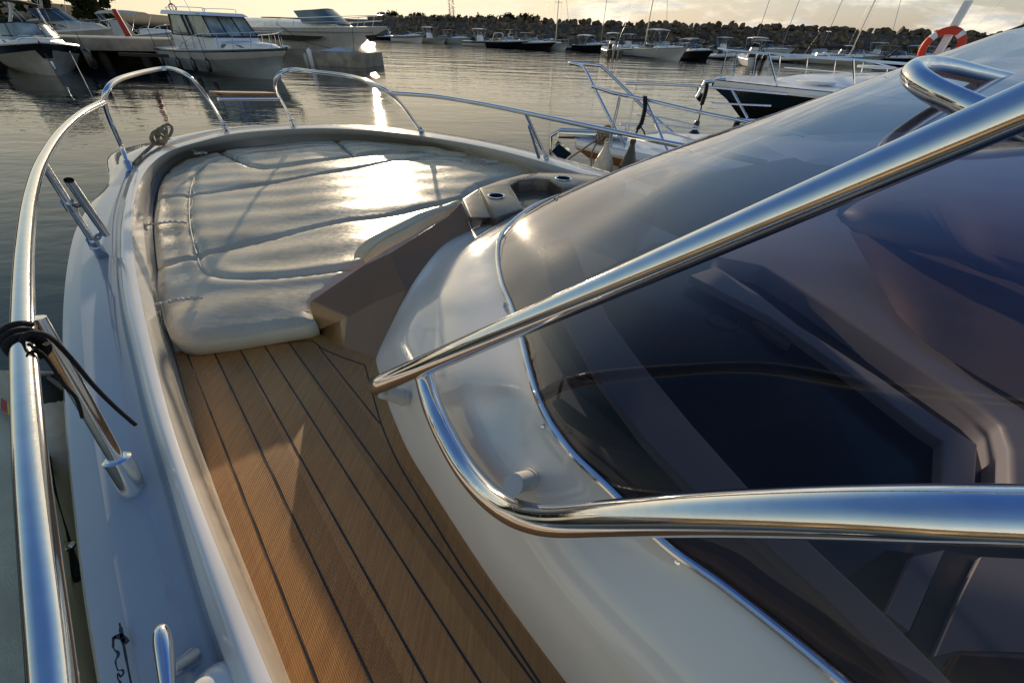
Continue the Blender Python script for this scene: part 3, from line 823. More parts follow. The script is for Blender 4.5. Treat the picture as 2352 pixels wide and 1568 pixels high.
aft = px(OUT_PORT_AFT) + px(AFT_EDGE[1:]) + px(POD_EDGE[1:]) + px(LB[::-1][:-1])
make_pad('sun_pad', aft, [px([(455,580),(457,600),(470,625),(500,640),(545,646),(620,643),(700,634),(760,626),(840,613)])],
         'large aft sunpad cushion behind the brown seat console, with cream front face')
mid = px([(357,607)]) + px([(352,560),(350,520),(353,480),(358,458)]) + px(LA[1:]) + px([(1080,357),(1150,366),(1235,385),(1190,398),(1100,425),(1064,450)]) + px(LB[::-1][1:-1])
make_pad('sun_pad', mid, [px([(437,440),(435,480),(438,520),(446,560),(458,600)]), px([(905,371),(950,368),(1010,371),(1060,375)])],
         'wide middle sunpad cushion reaching from the port coaming to the cup holders')
frt = px([(358,454),(361,430),(372,405),(392,385),(425,366),(470,354),(504,349),(535,366),(575,383),(606,388),(680,380),(760,368),(812,360),(900,350),(960,347),(1010,354)]) + px(LA[::-1][1:-1])
make_pad('sun_pad', frt, [px([(437,460),(440,430),(452,400),(470,383),(500,370),(540,362),(560,360)])],
         'curved front port sunpad cushion under the pulpit hoop shadow')
cp = px([(508,347),(560,340),(620,333),(700,326),(770,322),(790,340),(810,357),(760,365),(680,377),(608,385),(576,380),(536,363)])
make_pad('sun_pad', cp, [px([(545,362),(600,352),(680,345),(760,337),(785,334)])], 'small trapezoid sunpad cushion at the bow, left of the short diagonal seam')
cs = px([(774,322),(850,324),(930,330),(1000,339),(1070,350),(1130,362),(1080,355),(1012,352),(960,345),(900,347),(814,357),(793,339)])
make_pad('sun_pad', cs, [px([(795,336),(870,338),(940,341),(1000,345)])], 'small sunpad cushion at the bow lying in the sun glare')

# tie-down straps lying on the pads
def strap(pts, label):
    P = cr([Z(u, v, z) for u, v, z in pts], 8); mb = MB(); k = len(P); rnd = random.Random(len(label)); vs = []
    for i in range(k):
        t = (P[min(k - 1, i + 1)] - P[max(0, i - 1)]).normalized(); n_ = Vector((-t.y, t.x, 0)).normalized()
        w = .010 + .003 * math.sin(i * .9); zz = .004 + .004 * math.sin(i * 1.7)
        vs += [P[i] - n_ * w + Vector((0, 0, zz)), P[i] + Vector((0, 0, .006 + zz * 1.3)), P[i] + n_ * w + Vector((0, 0, -zz * .3 + .004)), P[i] - Vector((0, 0, .002))]
    mb.add(vs, [(4 * i + a, 4 * i + (a + 1) % 4, 4 * i + 4 + (a + 1) % 4, 4 * i + 4 + a) for i in range(k - 1) for a in range(4)])
    o = mb.build('tie_strap', M['white_rope'], None); tag(o, label, 'strap', 'white straps holding the sunpad down')
    mb = MB(); tube(mb, [P[0] + Vector((0, 0, .02)), P[0] - Vector((0, 0, .03))], .004, 8); b = mb.build('hook', M['chrome'], None); b.parent = o
strap([(350,706,1.30),(365,700,1.315),(390,695,1.32),(410,690,1.325),(435,688,1.325),(465,685,1.325)], 'frayed white strap hooked at the aft corner of the sunpad')
strap([(332,519,1.30),(348,517,1.31),(370,514,1.32),(395,511,1.325),(428,513,1.322)], 'thin white strap lying across the middle sunpad border')
def snap(u, v, label):
    p = Z(u, v, 1.325); mb = MB(); box(mb, p, (.06, .03, .016), 0, .5); box(mb, p + Vector((.05, .01, .004)), (.06, .02, .012), 0, -.3)
    tube(mb, [p, p + Vector((-.07, .03, .02))], .006, 8)
    o = mb.build('strap_buckle', M['offwhite'], None); tag(o, label, 'buckle')
snap(455,352,'small worn buckle at the port front edge of the sunpad'); snap(1124,372,'small worn buckle at the starboard edge of the sunpad')
# ============================================================ CABIN INTERIOR SEEN THROUGH THE GLASS
def sheet(name, pts, mat, thick=.03, par=boat, smooth=False, bev=0):
    P = [Z(*p) for p in pts]; k = len(P)
    r_ = delaunay_2d_cdt([p.xy for p in P], [], [list(range(k))], 1, 1e-6)
    def zof(q):
        return P[min(range(k), key=lambda i: (P[i].xy - q).length)].z
    top = [Vector((q.x, q.y, zof(q))) for q in r_[0]]
    mb = MB(); mb.add(top, [tuple(f) for f in r_[2]])
    dn = [p - Vector((0, 0, thick)) for p in P]
    mb.add(P + dn, [(i, (i + 1) % k, k + (i + 1) % k, k + i) for i in range(k)])
    o = mb.build(name, M[mat], par, smooth=smooth)
    if bev:
        bm = bmesh.new(); bm.from_mesh(o.data); bmesh.ops.remove_doubles(bm, verts=bm.verts, dist=.0005); bm.to_mesh(o.data); bm.free(); bevel(o, bev, 3)
    return o
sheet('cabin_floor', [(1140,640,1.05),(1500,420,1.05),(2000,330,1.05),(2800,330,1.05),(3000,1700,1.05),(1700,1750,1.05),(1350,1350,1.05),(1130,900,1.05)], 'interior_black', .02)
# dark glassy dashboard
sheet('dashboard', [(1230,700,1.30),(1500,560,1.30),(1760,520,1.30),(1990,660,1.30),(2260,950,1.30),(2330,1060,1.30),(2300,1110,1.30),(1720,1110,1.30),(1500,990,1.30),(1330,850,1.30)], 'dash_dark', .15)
# diagonal white frame just inside the windshield
sheet('window_frame', [(1248,560,1.50),(1262,640,1.49),(1300,735,1.48),(1375,870,1.47),(1480,1010,1.46),(1590,1125,1.45),(1744,1242,1.44),(1900,1380,1.44),(2088,1568,1.44),(2200,1680,1.44),
      (2310,1680,1.44),(2189,1568,1.44),(2030,1405,1.44),(1857,1242,1.44),(1715,1115,1.45),(1590,975,1.46),(1470,830,1.47),(1400,735,1.48),(1340,620,1.49),(1310,540,1.50)], 'liner_lilac', .03, bev=.006)
# side moulding with its edge against the dark window
sheet('side_moulding', [(1640,590,1.40),(1752,612,1.40),(1850,669,1.40),(1932,722,1.40),(2096,833,1.40),(2260,939,1.40),(2300,975,1.40),(2318,1030,1.40),(2320,1120,1.40),(2800,1300,1.40),(2800,1150,1.40),(2352,930,1.40),(2178,815,1.40),(2104,760,1.40),(2038,670,1.40),(2006,608,1.40),(1961,530,1.40),(1924,495,1.40),(1940,430,1.40),(1700,520,1.40)], 'liner_lilac', .10, bev=.015)
sheet('inner_sill', [(1584,632,1.36),(1768,727,1.36),(1932,841,1.36),(2116,980,1.36),(2165,1012,1.36),(2162,1120,1.36),(2240,1120,1.36),(2246,1020,1.36),(2198,990,1.36),(2014,862,1.36),(1834,747,1.36),(1740,673,1.36),(1646,612,1.36)], 'liner_lilac', .04, bev=.006)
# helm seat: backrest shell, cushion below it
def pillow(name, rows, mat, mat2=None):
    mb = MB(); loft(mb, [[Z(*p) for p in r_] for r_ in rows], 6); o = mb.build(name, M[mat], boat, sharp=None); return o
pillow('seat_back', [[(1926,498,1.58),(1932,510,1.555),(1962,528,1.53),(2010,548,1.48)], [(1975,462,1.64),(2000,495,1.64),(2060,540,1.585),(2090,575,1.50)], [(2080,415,1.70),(2120,470,1.70),(2180,560,1.62),(2200,600,1.52)],
   [(2230,350,1.76),(2280,430,1.76),(2300,590,1.66),(2310,640,1.54)], [(2420,280,1.80),(2480,420,1.80),(2500,640,1.68),(2500,720,1.55)], [(2700,240,1.82),(2760,420,1.82),(2800,700,1.70),(2800,800,1.55)]], 'leather')
pillow('seat_cushion', [[(1950,530,1.50),(1990,600,1.46),(2030,670,1.44),(2060,720,1.42)], [(2050,555,1.50),(2100,640,1.48),(2120,720,1.45),(2130,790,1.42)], [(2180,595,1.50),(2240,680,1.48),(2250,760,1.45),(2240,860,1.42)], [(2300,640,1.50),(2380,740,1.48),(2400,830,1.45),(2400,950,1.42)], [(2600,700,1.50),(2700,830,1.48),(2700,950,1.45),(2700,1100,1.42)]], 'leather')
# saloon under the side screen
sheet('saloon_bench', [(1930,1337,1.34),(2035,1262,1.34),(2100,1270,1.34),(2064,1350,1.34),(2030,1420,1.34),(1975,1370,1.34)], 'dash_beige', .03)
sheet('saloon_panel', [(2096,1278,1.36),(2169,1262,1.36),(2088,1448,1.36),(2036,1408,1.36)], 'liner_lilac', .02)
sheet('saloon_panel', [(2254,1278,1.36),(2500,1290,1.36),(2500,1500,1.36),(2205,1493,1.36),(2150,1505,1.36),(2210,1367,1.36)], 'liner_lilac', .02)
sheet('saloon_seat', [(2170,1262,1.33),(2250,1278,1.33),(2200,1380,1.33),(2140,1510,1.33),(2090,1455,1.33)], 'leather_cream', .04)
sheet('saloon_table', [(2205,1497,1.38),(2500,1512,1.38),(2500,1700,1.38),(2170,1700,1.38),(2173,1553,1.38)], 'wood', .03, bev=.006)
# loudspeaker ring and chart plotter on the dash
mb = MB(); c_ = Z(1660,735,1.305); tube(mb, [c_ + Vector((math.cos(a) * .07, math.sin(a) * .07, 0)) for a in [2 * math.pi * k / 30 for k in range(30)]], .003, 6, closed=True, caps=False)
mb.build('speaker_ring', M['black'], boat)
sheet('switch_panel', [(1730,735,1.33),(1800,760,1.33),(1828,770,1.33),(1812,798,1.33),(1770,772,1.33)], 'dash_beige', .02)
mb = MB(); c_ = Z(1330,905,1.36); 
tube(mb, cr([Z(1280,935,1.33), Z(1285,900,1.37), Z(1303,860,1.42), Z(1360,880,1.42), Z(1430,900,1.36)], 6), .006, 8); mb.build('wheel_rim', M['black'], boat)
sheet('lower_trim', [(1270,920,1.38),(1300,960,1.38),(1390,1020,1.38),(1470,1045,1.38),(1440,1010,1.38),(1350,960,1.38),(1290,915,1.38)], 'dash_beige', .02)
sheet('lower_trim', [(1420,1075,1.30),(1560,1080,1.30),(1640,1130,1.30),(1600,1160,1.30),(1480,1140,1.30)], 'dash_beige', .02)

# ============================================================ CLEAT, ROPES AND SMALL GEAR ON THE OWN BOAT
zd = 1.385
P = [Z(367,1434,zd+.075), Z(372,1460,zd+.078), Z(378,1500,zd+.076), Z(384,1560,zd+.07), Z(392,1640,zd+.065), Z(402,1740,zd+.06)]
mb = MB(); tube(mb, cr(P, 6), [.002 + .0115 * math.sin(math.pi * min(1, (k / 30) ** .6)) ** .8 for k in range(31)], 16)
mb.build('cleat', M['chrome'], boat)
mb = MB(); tube(mb, [Z(436,1515,zd+.0), Z(412,1530,zd+.03), Z(388,1545,zd+.062)], [.019, .015, .012], 16); mb.build('cleat_foot', M['chrome'], boat)
mb = MB(); c_ = Z(492,1590,zd-.005); prof = [(.040 * math.cos(a), .026 * math.sin(a)) for a in [k * math.pi / 2 / 10 for k in range(11)]]
lathe(mb, [(.044, -.002), (.044, .004)] + [(r + .0005, h + .004) for r, h in prof], c_, (0, 0, 1), 28); mb.build('deck_dome', M['gelcoat_warm'], boat)

# black line wound round the port rail
rail_p = Z(57,775,zr(775)); rail_q = Z(60,800,zr(800)); axr = (rail_q - rail_p).normalized()
a_ = axr.orthogonal().normalized(); b_ = axr.cross(a_); P = []
for k in range(0, 44):
    an = k * .42; rr = .0225 + .0035 * math.sin(k * .35); P.append(rail_p + axr * (-.012 + k * .0012) + (a_ * math.cos(an) + b_ * math.sin(an)) * rr)
mb = MB(); tube(mb, cr(P, 2), .0055, 10)
P = [Z(40,795,zr(795)+.005), Z(62,768,zr(770)+.024), Z(88,764,zr(765)+.02), T(120,778,.70), T(165,825,.74), T(215,885,.78), T(265,935,.82), T(312,976,.85)]
tube(mb, cr(P, 6), .0042, 10)
P = [T(66,790,.66), T(100,815,.69), T(126,850,.71), T(148,885,.72), T(175,915,.74), T(190,960,.74)]
tube(mb, cr(P, 6), .003, 8)
o = mb.build('mooring_rope', M['rope_dark'], None); tag(o, 'black cord wound round the port rail with a loose end sticking out over the deck', 'rope')

# brown rope coiled on the port bow
mb = MB(); c_ = Z(372,326,1.43)
for q in range(5):
    an0 = q * 1.1; rad = .055 + .008 * q; n_ = Vector((math.cos(an0) * .5, -.8, .3 * q - .3)).normalized(); a_ = n_.orthogonal().normalized(); b_ = n_.cross(a_)
    tube(mb, [c_ + Vector((.015 * q - .03, .01 * q, .02 + .012 * q)) + (a_ * math.cos(t) * rad + b_ * math.sin(t) * rad * .8) for t in [2 * math.pi * k / 18 for k in range(18)]], .011, 8, closed=True, caps=False)
tube(mb, cr([Z(355,330,1.42), Z(335,348,1.41), Z(318,365,1.41), Z(306,378,1.40)], 5), .012, 8)
tube(mb, cr([Z(368,340,1.42), Z(345,355,1.41), Z(325,370,1.41), Z(312,384,1.40)], 5), .012, 8)
o = mb.build('coiled_rope', M['rope'], None); tag(o, 'brown rope coil heaped on the port bow next to the rail leg', 'rope')

# ============================================================ CAMERA-SIDE NEIGHBOUR (PORT): COVERED BOAT
nb = empty('covered_boat', (-2.2, .2, 0)); tag(nb, 'neighbouring boat under a weathered olive canvas cover with a red and yellow flag sticker', 'boat')
zc = .95
cov = []
for (vv, u_out, u_in) in [(850,-260,60),(862,-250,90),(905,-240,120),(980,-240,145),(1100,-230,165),(1250,-220,190),(1400,-210,208),(1568,-190,232),(1800,-150,260),(2200,-80,300)]:
    o1 = Z(u_out, vv, zc - .1); i1 = Z(u_in, vv, zc - .35); row = []
    for k in range(9):
        f = k / 8; p = o1.lerp(i1, f); p.z = zc - .35 + .50 * max(0, math.cos(f * math.pi / 2)) ** .22 + .015 * math.sin(k * 3 + vv * .02)
        p2 = Z(*[u_out + (u_in - u_out) * f, vv], p.z); row.append(p2)
    cov.append(row)
mb = MB(); loft(mb, cov, 5); mb.build('canvas_cover', M['cover'], nb, sharp=None)
hs = []
for r_ in cov: 
    p = r_[-1]; hs.append([p, p + Vector((.03, 0, -.03)), p + Vector((-.02, 0, -.5)), p + Vector((-.2, 0, -1.0))])
mb = MB(); loft(mb, hs, 5); mb.build('hull', M['navy'], nb)
fr0 = cov[0]; mb = MB(); loft(mb, [[p for p in fr0], [p + Vector((0, .25, -.35)) for p in fr0], [p + Vector((0, .2, -1.1)) for p in fr0]], 3); mb.build('bow_panel', M['offwhite'], nb)
def cover_z(u, v):
    # march to the cover height
    rr = min(cov, key=lambda r: abs((r[4] - Z(u, v, r[4].z)).y)); return min(rr, key=lambda p: (p - Z(u, v, p.z)).length).z + .012
flagp = lambda u, v: Z(u, v, zc + .10)
mb = MB(); mb.add([flagp(2,913), flagp(16,922), flagp(18,950), flagp(3,940)], [(0, 1, 2, 3)], 0); mb.add([flagp(16,922), flagp(32,932), flagp(34,960), flagp(18,950)], [(0, 1, 2, 3)], 1)
mb.build('flag_sticker', [M['red'], M['yellow']], nb, smooth=False)
mb = MB(); tube(mb, cr([Z(96,985,zc+.05), Z(108,1060,zc), Z(124,1150,zc-.05), Z(148,1230,zc-.1), Z(168,1290,zc-.1), Z(180,1330,zc-.1)], 5), .012, 8); mb.build('cover_strap', M['rope_dark'], nb)
mb = MB()
for (u, v) in [(140,1250),(152,1262),(165,1255)]: lathe(mb, [(.012, 0), (.014, .01), (.006, .02)], Z(u, v, zc - .06), (0, 0, 1), 10)
mb.build('eyelet', M['chrome'], nb)
# fender squeezed between the two hulls
fd = empty('fender', tuple(Z(125,1000,.9))); tag(fd, 'white ribbed fender with black cap squeezed between the covered boat and the port side', 'fender')
a = Z(112,893,1.16); b = Z(140,1080,.85)
mb = MB(); d = (b - a); ln = d.length
lathe(mb, [(.035, .0), (.05, .02), (.060, .06), (.063, ln * .5), (.060, ln - .06), (.045, ln - .01), (.02, ln)], a, d, 22); mb.build('fender_body', M['fender_white'], fd)
mb = MB(); lathe(mb, [(.02, -.06), (.038, -.045), (.05, -.005), (.054, .02), (.056, .05)], a, d, 18); tube(mb, cr([a - d.normalized() * .05, Z(130,880,1.24), Z(150,895,1.3)], 4), .008, 8)
mb.build('fender_cap', M['rubber'], fd)
# ============================================================ WORLD, SUN, WATER
rs = ray(872, 268); sund = Vector((rs.x, rs.y, -rs.z)).normalized()
sun_el = math.asin(sund.z); sun_az = math.atan2(sund.x, sund.y)
w = bpy.data.worlds.new('World'); scn.world = w; w.use_nodes = True
nt = w.node_tree; bg = nt.nodes['Background']
sky = N(nt, 'ShaderNodeTexSky', sky_type='NISHITA'); sky.sun_disc = False
sky.sun_elevation = max(R(4), sun_el); sky.sun_rotation = sun_az
sky.air_density = 1.2; sky.dust_density = 1.6; sky.ozone_density = 1.6
tcn = N(nt, 'ShaderNodeTexCoord'); sp = N(nt, 'ShaderNodeSeparateXYZ'); L(nt, tcn.outputs['Generated'], sp.inputs[0])
mp = N(nt, 'ShaderNodeMapping'); mp.inputs['Scale'].default_value = (5.5, 5.5, 22); L(nt, tcn.outputs['Generated'], mp.inputs[0])
f1 = noise(nt, mp.outputs[0], 1.5, 8, .58, .25)
# fewer clouds towards the zenith and near the glow
hz = N(nt, 'ShaderNodeMapRange'); hz.inputs[1].default_value = .02; hz.inputs[2].default_value = .38; hz.inputs[3].default_value = 1; hz.inputs[4].default_value = 0
L(nt, sp.outputs[2], hz.inputs[0])
sx = N(nt, 'ShaderNodeMapRange'); sx.inputs[1].default_value = -.12; sx.inputs[2].default_value = .15; sx.inputs[3].default_value = .12; sx.inputs[4].default_value = 1
L(nt, sp.outputs[0], sx.inputs[0])
cl = ramp(nt, f1, [(.42, (0, 0, 0)), (.58, (1, 1, 1))])
cf = mul(nt, mul(nt, cl.outputs[0], hz.outputs[0]), sx.outputs[0])
f2 = noise(nt, mp.outputs[0], 3.2, 6, .6)
cc = ramp(nt, f2, [(.38, (4.3, 4.4, 4.4)), (.6, (8.8, 7.9, 6.2))])
mx = N(nt, 'ShaderNodeMix', data_type='RGBA'); L(nt, mul(nt, cf, .8), mx.inputs[0]); L(nt, sky.outputs[0], mx.inputs[6]); L(nt, cc.outputs[0], mx.inputs[7])
hs = N(nt, 'ShaderNodeHueSaturation'); hs.inputs['Saturation'].default_value = .85; L(nt, sky.outputs[0], hs.inputs['Color'])
zen = ramp(nt, sp.outputs[2], [(0, (1, 1, 1.06)), (.12, (.74, .82, .96)), (.35, (.40, .58, .98)), (.8, (.15, .27, .66))])
m2 = N(nt, 'ShaderNodeMix', data_type='RGBA', blend_type='MULTIPLY'); m2.inputs[0].default_value = 1; L(nt, hs.outputs[0], m2.inputs[6]); L(nt, zen.outputs[0], m2.inputs[7])
g0 = N(nt, 'ShaderNodeVectorMath', operation='SCALE'); rt = N(nt, 'ShaderNodeMapRange', data_type='FLOAT'); rt.inputs[1].default_value = -.2; rt.inputs[2].default_value = .5; L(nt, sp.outputs[0], rt.inputs[0])
rc = ramp(nt, rt.outputs[0], [(0, (1, 1, 1)), (1, (.80, .90, 1.38))])
m3 = N(nt, 'ShaderNodeMix', data_type='RGBA', blend_type='MULTIPLY'); m3.inputs[0].default_value = 1; L(nt, m2.outputs[2], m3.inputs[6]); L(nt, rc.outputs[0], m3.inputs[7])
bt = N(nt, 'ShaderNodeMapRange'); bt.inputs[1].default_value = .2; bt.inputs[2].default_value = -.6; L(nt, sp.outputs[1], bt.inputs[0])
bc_ = ramp(nt, bt.outputs[0], [(0, (1, 1, 1)), (1, (1.25, .98, .72))])
m4 = N(nt, 'ShaderNodeMix', data_type='RGBA', blend_type='MULTIPLY'); m4.inputs[0].default_value = 1; L(nt, m3.outputs[2], m4.inputs[6]); L(nt, bc_.outputs[0], m4.inputs[7])
L(nt, m4.outputs[2], g0.inputs[0]); 
bk = N(nt, 'ShaderNodeMapRange'); bk.inputs[1].default_value = .45; bk.inputs[2].default_value = -.5; bk.inputs[3].default_value = 3.0; bk.inputs[4].default_value = 5.4
L(nt, sp.outputs[1], bk.inputs[0]); L(nt, bk.outputs[0], g0.inputs[3])
k1 = N(nt, 'ShaderNodeVectorMath', operation='MULTIPLY'); L(nt, g0.outputs[0], k1.inputs[0]); k1.inputs[1].default_value = (.125, .143, .195)
k2 = N(nt, 'ShaderNodeVectorMath', operation='ADD'); L(nt, k1.outputs[0], k2.inputs[0]); k2.inputs[1].default_value = (1, 1, 1)
k3 = N(nt, 'ShaderNodeVectorMath', operation='DIVIDE'); L(nt, g0.outputs[0], k3.inputs[0]); L(nt, k2.outputs[0], k3.inputs[1])
L(nt, k3.outputs[0], mx.inputs[6])
L(nt, mx.outputs[2], bg.inputs[0]); bg.inputs[1].default_value = .15
sd = bpy.data.lights.new('sun', 'SUN'); so = bpy.data.objects.new('sun', sd); C.objects.link(so)
sd.energy = 5.0; sd.angle = R(.55); sd.color = (1, .80, .55)
so.rotation_euler = sund.to_track_quat('Z', 'Y').to_euler()
scn.view_settings.view_transform = 'Standard'; scn.view_settings.look = 'None'; scn.view_settings.exposure = 0; scn.view_settings.gamma = 1
scn.cycles.use_denoising = True
scn.cycles.max_bounces = 10; scn.cycles.transparent_max_bounces = 12; scn.cycles.sample_clamp_indirect = 8
scn.cycles.caustics_reflective = False; scn.cycles.caustics_refractive = False

mb = MB(); mb.add([(-3000, -800, 0), (3000, -800, 0), (3000, 4500, 0), (-3000, 4500, 0)], [(0, 1, 2, 3)])
o = mb.build('water', M['water'], None, smooth=False); tag(o, kind='structure')
# ============================================================ BOAT KIT (local: x forward, y port, z up from the waterline)
def mbuild(mb, name, mats, par, smooth=True, sharp=35):
    o = mb.build(name, mats, None, smooth, sharp); o.parent = par; return o
def hull_parts(par, Lh, B, Fb, mat='white', stripe=None, low=None, deckmat='white', flare=.84, bowrake=.10, sheer=.35, n=16, full=2.3):
    st = []; deck = []
    for i in range(n + 1):
        t = i / n; b = B / 2 * (1 - max(0, (t - .42) / .58) ** full) * (.9 + .1 * min(1, t / .3)); b = max(b, .012)
        zs = Fb * (.86 + sheer * t * t); x = -Lh / 2 + Lh * t
        xc = -Lh / 2 + Lh * t * (1 - bowrake * .8); xk = -Lh / 2 + Lh * t * (1 - bowrake * 1.3)
        zc = Fb * (.10 + .42 * max(0, t - .35) ** 2.0 / .42)
        zm = zc + (zs - zc) * .58; xm = xc + (x - xc) * .58
        st.append([(xk, 0, -.25 + .1 * t), (xk, b * .45, -.16), (xc, b * flare * (1 - .25 * t), zc), (xc, b * (flare * (1 - .25 * t) + .02), zc + .03), (xm, b * (.94 - .06 * t), zm), (x, b, zs - .10), (x, b + .02, zs - .06), (x, b, zs), (x, b - min(.07, b * .5), zs + .015)])
        deck.append((x, b - min(.07, b * .5), zs + .014, t))
    for sgn in (1,):
        pass
    mb = MB()
    full = [[(p[0], -p[1], p[2]) for p in s[::-1]] + s[1:] for s in st]
    K = len(st[0]); seg = ['t'] * (2 * K - 2)
    prof = [0, 0, 0, 0, 1, 2, 2, 0]      # keel..cap, per strip
    mats_ = [prof[K - 2 - k] if k < K - 1 else prof[k - (K - 1)] for k in range(2 * K - 2)]
    loft(mb, full, 2, mats=mats_)
    tr = full[0]; mb.add(tr, [tuple(range(len(tr)))], 0)
    mm = [M[mat], M[stripe or mat], M[low or 'grey_plastic']]
    h = mbuild(mb, 'hull', mm, par, True, 30)
    # deck
    mb = MB(); ds = [[(x, -b, z), (x, -b * .5, z + .05 * (1 - t)), (x, 0, z + .07 * (1 - t)), (x, b * .5, z + .05 * (1 - t)), (x, b, z)] for x, b, z, t in deck]
    loft(mb, ds, 2); mbuild(mb, 'deck', M[deckmat], par)
    def at(t, side=0, dz=0, inset=.1):
        t = max(0, min(1, t)); k = t * n; a = int(min(n - 1, k)); f = k - a
        x, b, z = [deck[a][j] + (deck[a + 1][j] - deck[a][j]) * f for j in range(3)]
        return Vector((x, side * max(0, b - inset), z + dz))
    return at
def trunk(par, at, t0, t1, wf, h, mat='white', name='cabin_trunk', nose=.35, win=None):
    mb = MB(); st = []; k = 8
    for i in range(k + 1):
        t = t0 + (t1 - t0) * i / k; p = at(t, 1, 0, .0); w = p.y * wf * (1 - .25 * (i / k) ** 2); hh = h * (1 - (1 - nose) * (i / k) ** 1.5) * (1 if i < k else .12)
        z = p.z - .03
        st.append([(p.x, -w, z), (p.x, -w * .94, z + hh * .7), (p.x, -w * .75, z + hh * .97), (p.x, 0, z + hh * 1.06), (p.x, w * .75, z + hh * .97), (p.x, w * .94, z + hh * .7), (p.x, w, z)])
    loft(mb, st, 2); mb.add(st[0], [tuple(range(7))]); o = mbuild(mb, name, M[mat], par)
    if win:
        for s in (1, -1):
            mb = MB(); a, b = win; P = []
            for f, zz in ((a, .25), (b, .25), (b - .06, .62), (a + .04, .68)):
                q = f * k; i = int(min(k - 1, q)); g_ = q - i; lo = Vector(st[i][6 if s > 0 else 0]).lerp(Vector(st[i + 1][6 if s > 0 else 0]), g_); hi = Vector(st[i][5 if s > 0 else 1]).lerp(Vector(st[i + 1][5 if s > 0 else 1]), g_)
                pp = lo.lerp(hi, zz / .7) + Vector((0, .012 * s, .006)); P.append(pp)
            mb.add(P, [(0, 1, 2, 3)]); mbuild(mb, 'side_window', M['glass_boat'], par, False)
    return st
def screen(par, x0, w, z0, h, rake, depth, mat='glass_boat', frame='chrome', curve=.45, panes=3):
    """wrap-round windshield: front at x0, sides running aft by depth"""
    pts = []
    for k in range(-8, 9):
        a = k / 8; x = x0 - depth * abs(a) ** (2.2 if abs(a) < .75 else 1.6) * (1 if abs(a) < 1 else 1); y = w / 2 * (abs(a) ** .72) * (1 if a > 0 else -1)
        pts.append(Vector((x, y, z0)))
    top = [Vector((p.x - rake * (1 - .35 * abs(k - 8) / 8), p.y * .88, z0 + h * (1 - .18 * abs(k - 8) / 8))) for k, p in enumerate(pts)]
    mb = MB(); k = len(pts); mb.add(pts + top, [(i, i + 1, k + i + 1, k + i) for i in range(k - 1)])
    g_ = mbuild(mb, 'windshield', M[mat], par)
    mb = MB(); tube(mb, top, .022, 6); tube(mb, pts, .02, 6)
    for i in [0, k // 2 - 3, k // 2 + 3, k - 1] if panes == 3 else [0, k // 2, k - 1]: tube(mb, [pts[i], top[i]], .02, 6)
    f_ = mb.build('frame', M[frame], None); f_.parent = g_
    return pts, top
def rails(par, at, t0, t1, h, n=5, mat='chrome', mid=False, r=.016, inset=.08):
    mb = MB(); T_ = [t0 + (t1 - t0) * i / 12 for i in range(13)]
    hh = lambda f: h * min(1, .35 + f * 2.2)
    up = [at(t, 1, hh(i / 12), inset) for i, t in enumerate(T_)]; dn = [at(t, -1, hh(i / 12), inset) for i, t in enumerate(T_)]
    fr = at(1, 0, h, 0) + Vector((.12, 0, .02))
    tube(mb, cr([at(t0 - .03, 1, 0, inset)] + up + [fr] + dn[::-1] + [at(t0 - .03, -1, 0, inset)], 3), r, 6)
    for k in range(n):
        t = t0 + (t1 - t0) * (k + .6) / n; f = (k + .6) / n
        for s in (1, -1): tube(mb, [at(t - .02, s, 0, inset), at(t, s, hh(f), inset)], r * .8, 6)
    if mid: 
        tube(mb, cr([at(t, 1, hh(i / 12) * .5, inset) for i, t in enumerate(T_)], 2), r * .5, 5); tube(mb, cr([at(t, -1, hh(i / 12) * .5, inset) for i, t in enumerate(T_)], 2), r * .5, 5)
    mbuild(mb, 'bow_rail', M[mat], par)
def canopy(par, x0, x1, w, z, mat='canvas_cream', legs=True, zb=.8, name='bimini', arch=.12, th=.03, drop=0):
    mb = MB(); st = []
    for i in range(6):
        f = i / 5; x = x0 + (x1 - x0) * f; zz = z + arch * math.sin(math.pi * (f * .8 + .1)); st.append([(x, w / 2 * c, zz - (arch + drop) * abs(c) ** 2.5) for c in (-1, -.8, -.4, 0, .4, .8, 1)])
    low = [[(a, b, c_ - th) for a, b, c_ in r_] for r_ in st]
    loft(mb, st, 2); loft(mb, low, 2); 
    ed = [st[0], low[0]]; loft(mb, ed, 1); loft(mb, [st[-1], low[-1]], 1); loft(mb, [[r_[0] for r_ in st], [r_[0] for r_ in low]], 1); loft(mb, [[r_[-1] for r_ in st], [r_[-1] for r_ in low]], 1)
    c = mbuild(mb, name, M[mat], par, True, 50)
    if legs:
        mb = MB()
        for s in (-1, 1):
            for xa, xb in ((x0, x0 + (x1 - x0) * .35), (x1, x0 + (x1 - x0) * .65), (x0 + (x1 - x0) * .1, x0 + (x1 - x0) * .5)):
                tube(mb, [(xb, s * w / 2 * .97, zb), (xa, s * w / 2 * .97, z - .08 - drop * .8)], .018, 6)
        for xb in (x0 + (x1 - x0) * .35, x0 + (x1 - x0) * .65, x0 + (x1 - x0) * .5): tube(mb, [(xb, -w / 2 * .97, zb), (xb, w / 2 * .97, zb)], .018, 6)
        f_ = mb.build('frame', M['chrome'], None); f_.parent = c
    return c
